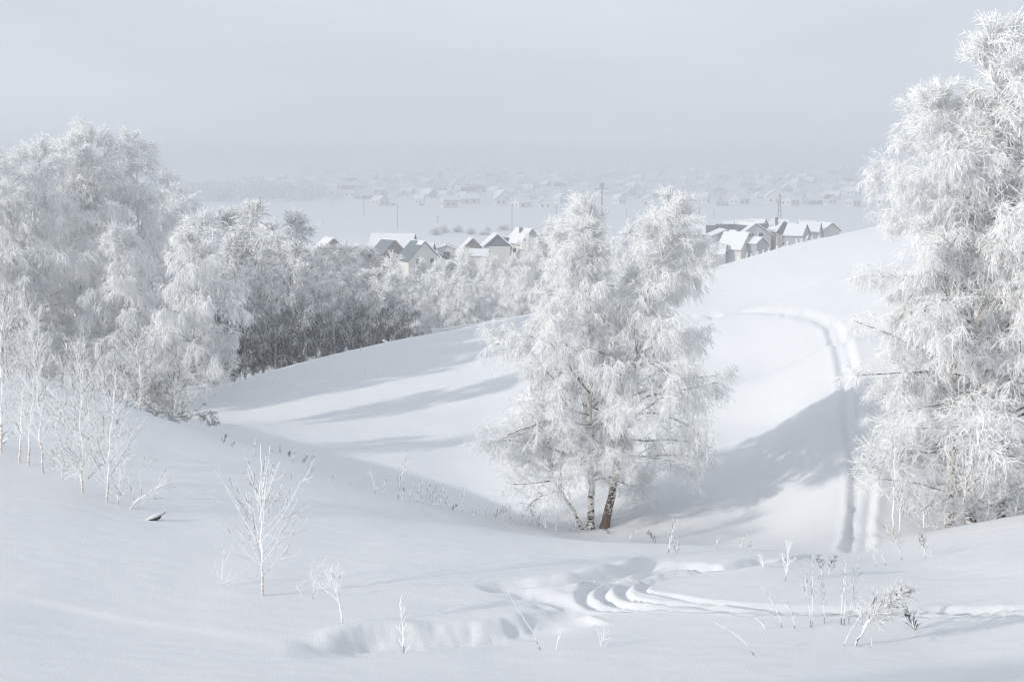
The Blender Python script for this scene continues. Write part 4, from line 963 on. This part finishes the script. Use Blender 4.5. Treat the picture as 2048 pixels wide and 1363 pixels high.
# frosted shrubs in the field
def field_shrub(px, py, D, w, h, label, seed):
    k_ = yfield(py)/D; D, w, h = D*k_, w*k_, h*k_; rng = np.random.default_rng(seed); x = at(px, py, D)[0]; z = float(valley(x, D)); m = 420
    d = unit(rng.normal(size=(m, 3))); d[:, 2] = np.abs(d[:, 2]); r = rng.random(m)**.45
    P0 = np.zeros((m, 3)); P1 = d*r[:, None]*[w/2, w/2, h]+rng.normal(size=(m, 3))*.15; Q = P1*0.45
    Q[:, :2] *= 0.6
    P = np.stack([P0, Q, P1], 1)
    me = Mesh().add(tubes(P, np.full((m, 3), .05), 3, np.full(m, .45), seed)).build('field_shrub', M_RIME)
    t = empty('shrub', (x, D, z-.1), label, 'shrub', 'shrubs in the white field'); c = obj('twigs', me, t); c['kind'] = 'stuff'
for k, a in enumerate([(872, 470, 446, 5.6, 3.4, 'leftmost frosted shrub of the row behind the broad snowy roof'), (888, 466, 458, 5.0, 3.6, 'second frosted shrub of the row behind the broad snowy roof'), (915, 465, 462, 5.2, 3.4, 'rounded frosted shrub in the middle of the field row'),
        (942, 469, 450, 4.4, 2.8, 'small frosted shrub right of the rounded one in the field row'), (968, 470, 447, 5.4, 1.8, 'low frosted shrub before the dark grey gable'), (1008, 461, 478, 6.0, 3.2, 'frosted shrub beside the tall pole in the field'), (975, 464, 470, 3.0, 2.6, 'thin frosted shrub left of the tall pole')]):
    field_shrub(*a, 400+k)
# poles in the field
def pole(px, ptop, pbase, label, arm=0):
    D = yfield(pbase); x = at(px, pbase, D)[0]; zz = float(valley(x, D)); h = at(px, ptop, D)[2]-zz
    t = empty('utility_pole', (x, D, zz), label, 'pole', 'utility poles in the field')
    Box().bar((0, 0, -.5), (0, 0, h), .30).build('pole', M_POLE, t)
    Box().bar((-.8, 0, h-.5), (.8, 0, h-.5), .16).build('crossarm', M_POLE, t)
for a in [(665, 396, 413, 'short faint pole at the left part of the field'), (728, 393, 434, 'thin pole left of the one under the lone far house'), (795, 409, 457, 'tall pole standing above the big pale gable'), (876, 432, 447, 'short pole above the field shrubs'), (1024, 410, 469, 'tallest pole, beside the field shrub left of the hollow birches'),
          (1113, 411, 449, 'pole just left of the hollow birches'), (1253, 417, 438, 'pole between the two tips of the hollow birches'), (1398, 415, 449, 'pole right of the hollow birches'), (1428, 421, 440, 'faint short pole right of the hollow birches')]:
    pole(*a)
# mast with a head and a crossarm
D = 860; x, _, zt = at(1204, 371, D); zb = float(valley(x, D))
t = empty('mast', (x, D, zb), 'dark mast with a square head and a wide crossarm between the birch tips', 'mast')
Box().bar((0, 0, -.5), (0, 0, zt-zb-1.2), 1.1).build('pole', M_POLE, t); Box().box((0, 0, zt-zb), (2.7, 2, 3.0)).build('head', M_POLE, t); Box().box((0, .8, zt-zb-2.2), (9.2, .5, .5)).build('crossarm', M_POLE, t)
# lattice pylon
D = 640; x, _, zt = at(1560, 388, D); zb = float(valley(x, D)); h = zt-zb
t = empty('lattice_pylon', (x, D, zb), 'grey lattice pylon with wide lower crossarms behind the pinkish house', 'pylon')
for sx in (-1, 1):
    for sy in (-1, 1): Box().bar((sx*1.1, sy*1.1, -.5), (sx*.25, sy*.25, h), .14).build('leg', M_POLE, t)
n = 9
for k in range(n):
    f0, f1 = k/n, (k+1)/n; r0, r1 = 1.1-.85*f0, 1.1-.85*f1
    for (ax, ay, bx, by) in ((-1,-1,1,-1), (1,-1,-1,-1), (1,-1,1,1), (-1,1,-1,-1)):
        Box().bar((ax*r0, ay*r0, h*f0), (bx*r1, by*r1, h*f1), .08).build('brace', M_POLE, t)
for hz_, w in ((h*.26, 6.4), (h*.8, 3.0)): Box().bar((-w/2, 0, hz_), (w/2, 0, hz_), .16).build('crossarm', M_POLE, t)
# small things out in the field
for px, py, D, w, hgt, nm, lab, mat in [(638, 449, 575, 3.0, 2.0, 'hut', 'small white hut alone in the field left of the village', 'white'), (464, 438, 620, 1.6, 2.6, 'booth', 'small dark upright booth in the field above the wood', 'grey'), (622, 462, 520, .8, .8, 'box', 'tiny dark box in the field below the small white hut', 'dark'),
        (787, 411, 780, 2.4, 1.0, 'crate', 'small dark crate right of the lone far house', 'grey'), (843, 411, 780, 2.6, 1.2, 'crate', 'small dark crate left of the reddish far house', 'brown')]:
    k_ = yfield(py)/D; D, w, hgt = D*k_, w*k_, hgt*k_; x = at(px, py, D)[0]; z = float(valley(x, D)); t = empty(nm, (x, D, z), lab, nm)
    Box().box((0, 0, hgt/2), (w, w*.8, hgt)).build('wall', WALLS[mat], t); b = Box(); slab(b, [(-w/2-.1, -w*.4-.1, hgt+.01), (w/2+.1, -w*.4-.1, hgt+.01), (w/2+.1, w*.4+.1, hgt+.3), (-w/2-.1, w*.4+.1, hgt+.3)], .15); b.build('roof_snow', M_SNOWFAR, t)
# ------------------------------------------------------------------ the frosty air
def build_haze():
    m = bpy.data.materials.new('haze'); m.use_nodes = True; t = m.node_tree; t.nodes.clear()
    pv = t.nodes.new('ShaderNodeVolumePrincipled'); out = t.nodes.new('ShaderNodeOutputMaterial')
    pv.inputs['Color'].default_value = (0.65, 0.675, 0.715, 1)
    pv.inputs['Density'].default_value = HAZE
    pv.inputs['Density Attribute'].default_value = ''
    pv.inputs['Anisotropy'].default_value = 0.0
    t.links.new(pv.outputs[0], out.inputs['Volume'])
    try: m.cycles.homogeneous_volume = True
    except Exception: pass
    x, y0, y1, zb, zt = 5200, -5200, 5200, -9.0, 40.0
    V = [(sx*x, yy, zz) for zz in (zb, zt) for yy in (y0, y1) for sx in (-1, 1)]
    F = [(0, 2, 3, 1), (4, 5, 7, 6), (0, 1, 5, 4), (2, 6, 7, 3), (0, 4, 6, 2), (1, 3, 7, 5)]
    me = mesh_np('haze', np.array(V), np.array(F), m, smooth=False)
    tag(obj('haze', me), kind='stuff')
HAZE = 0.00130
build_haze()
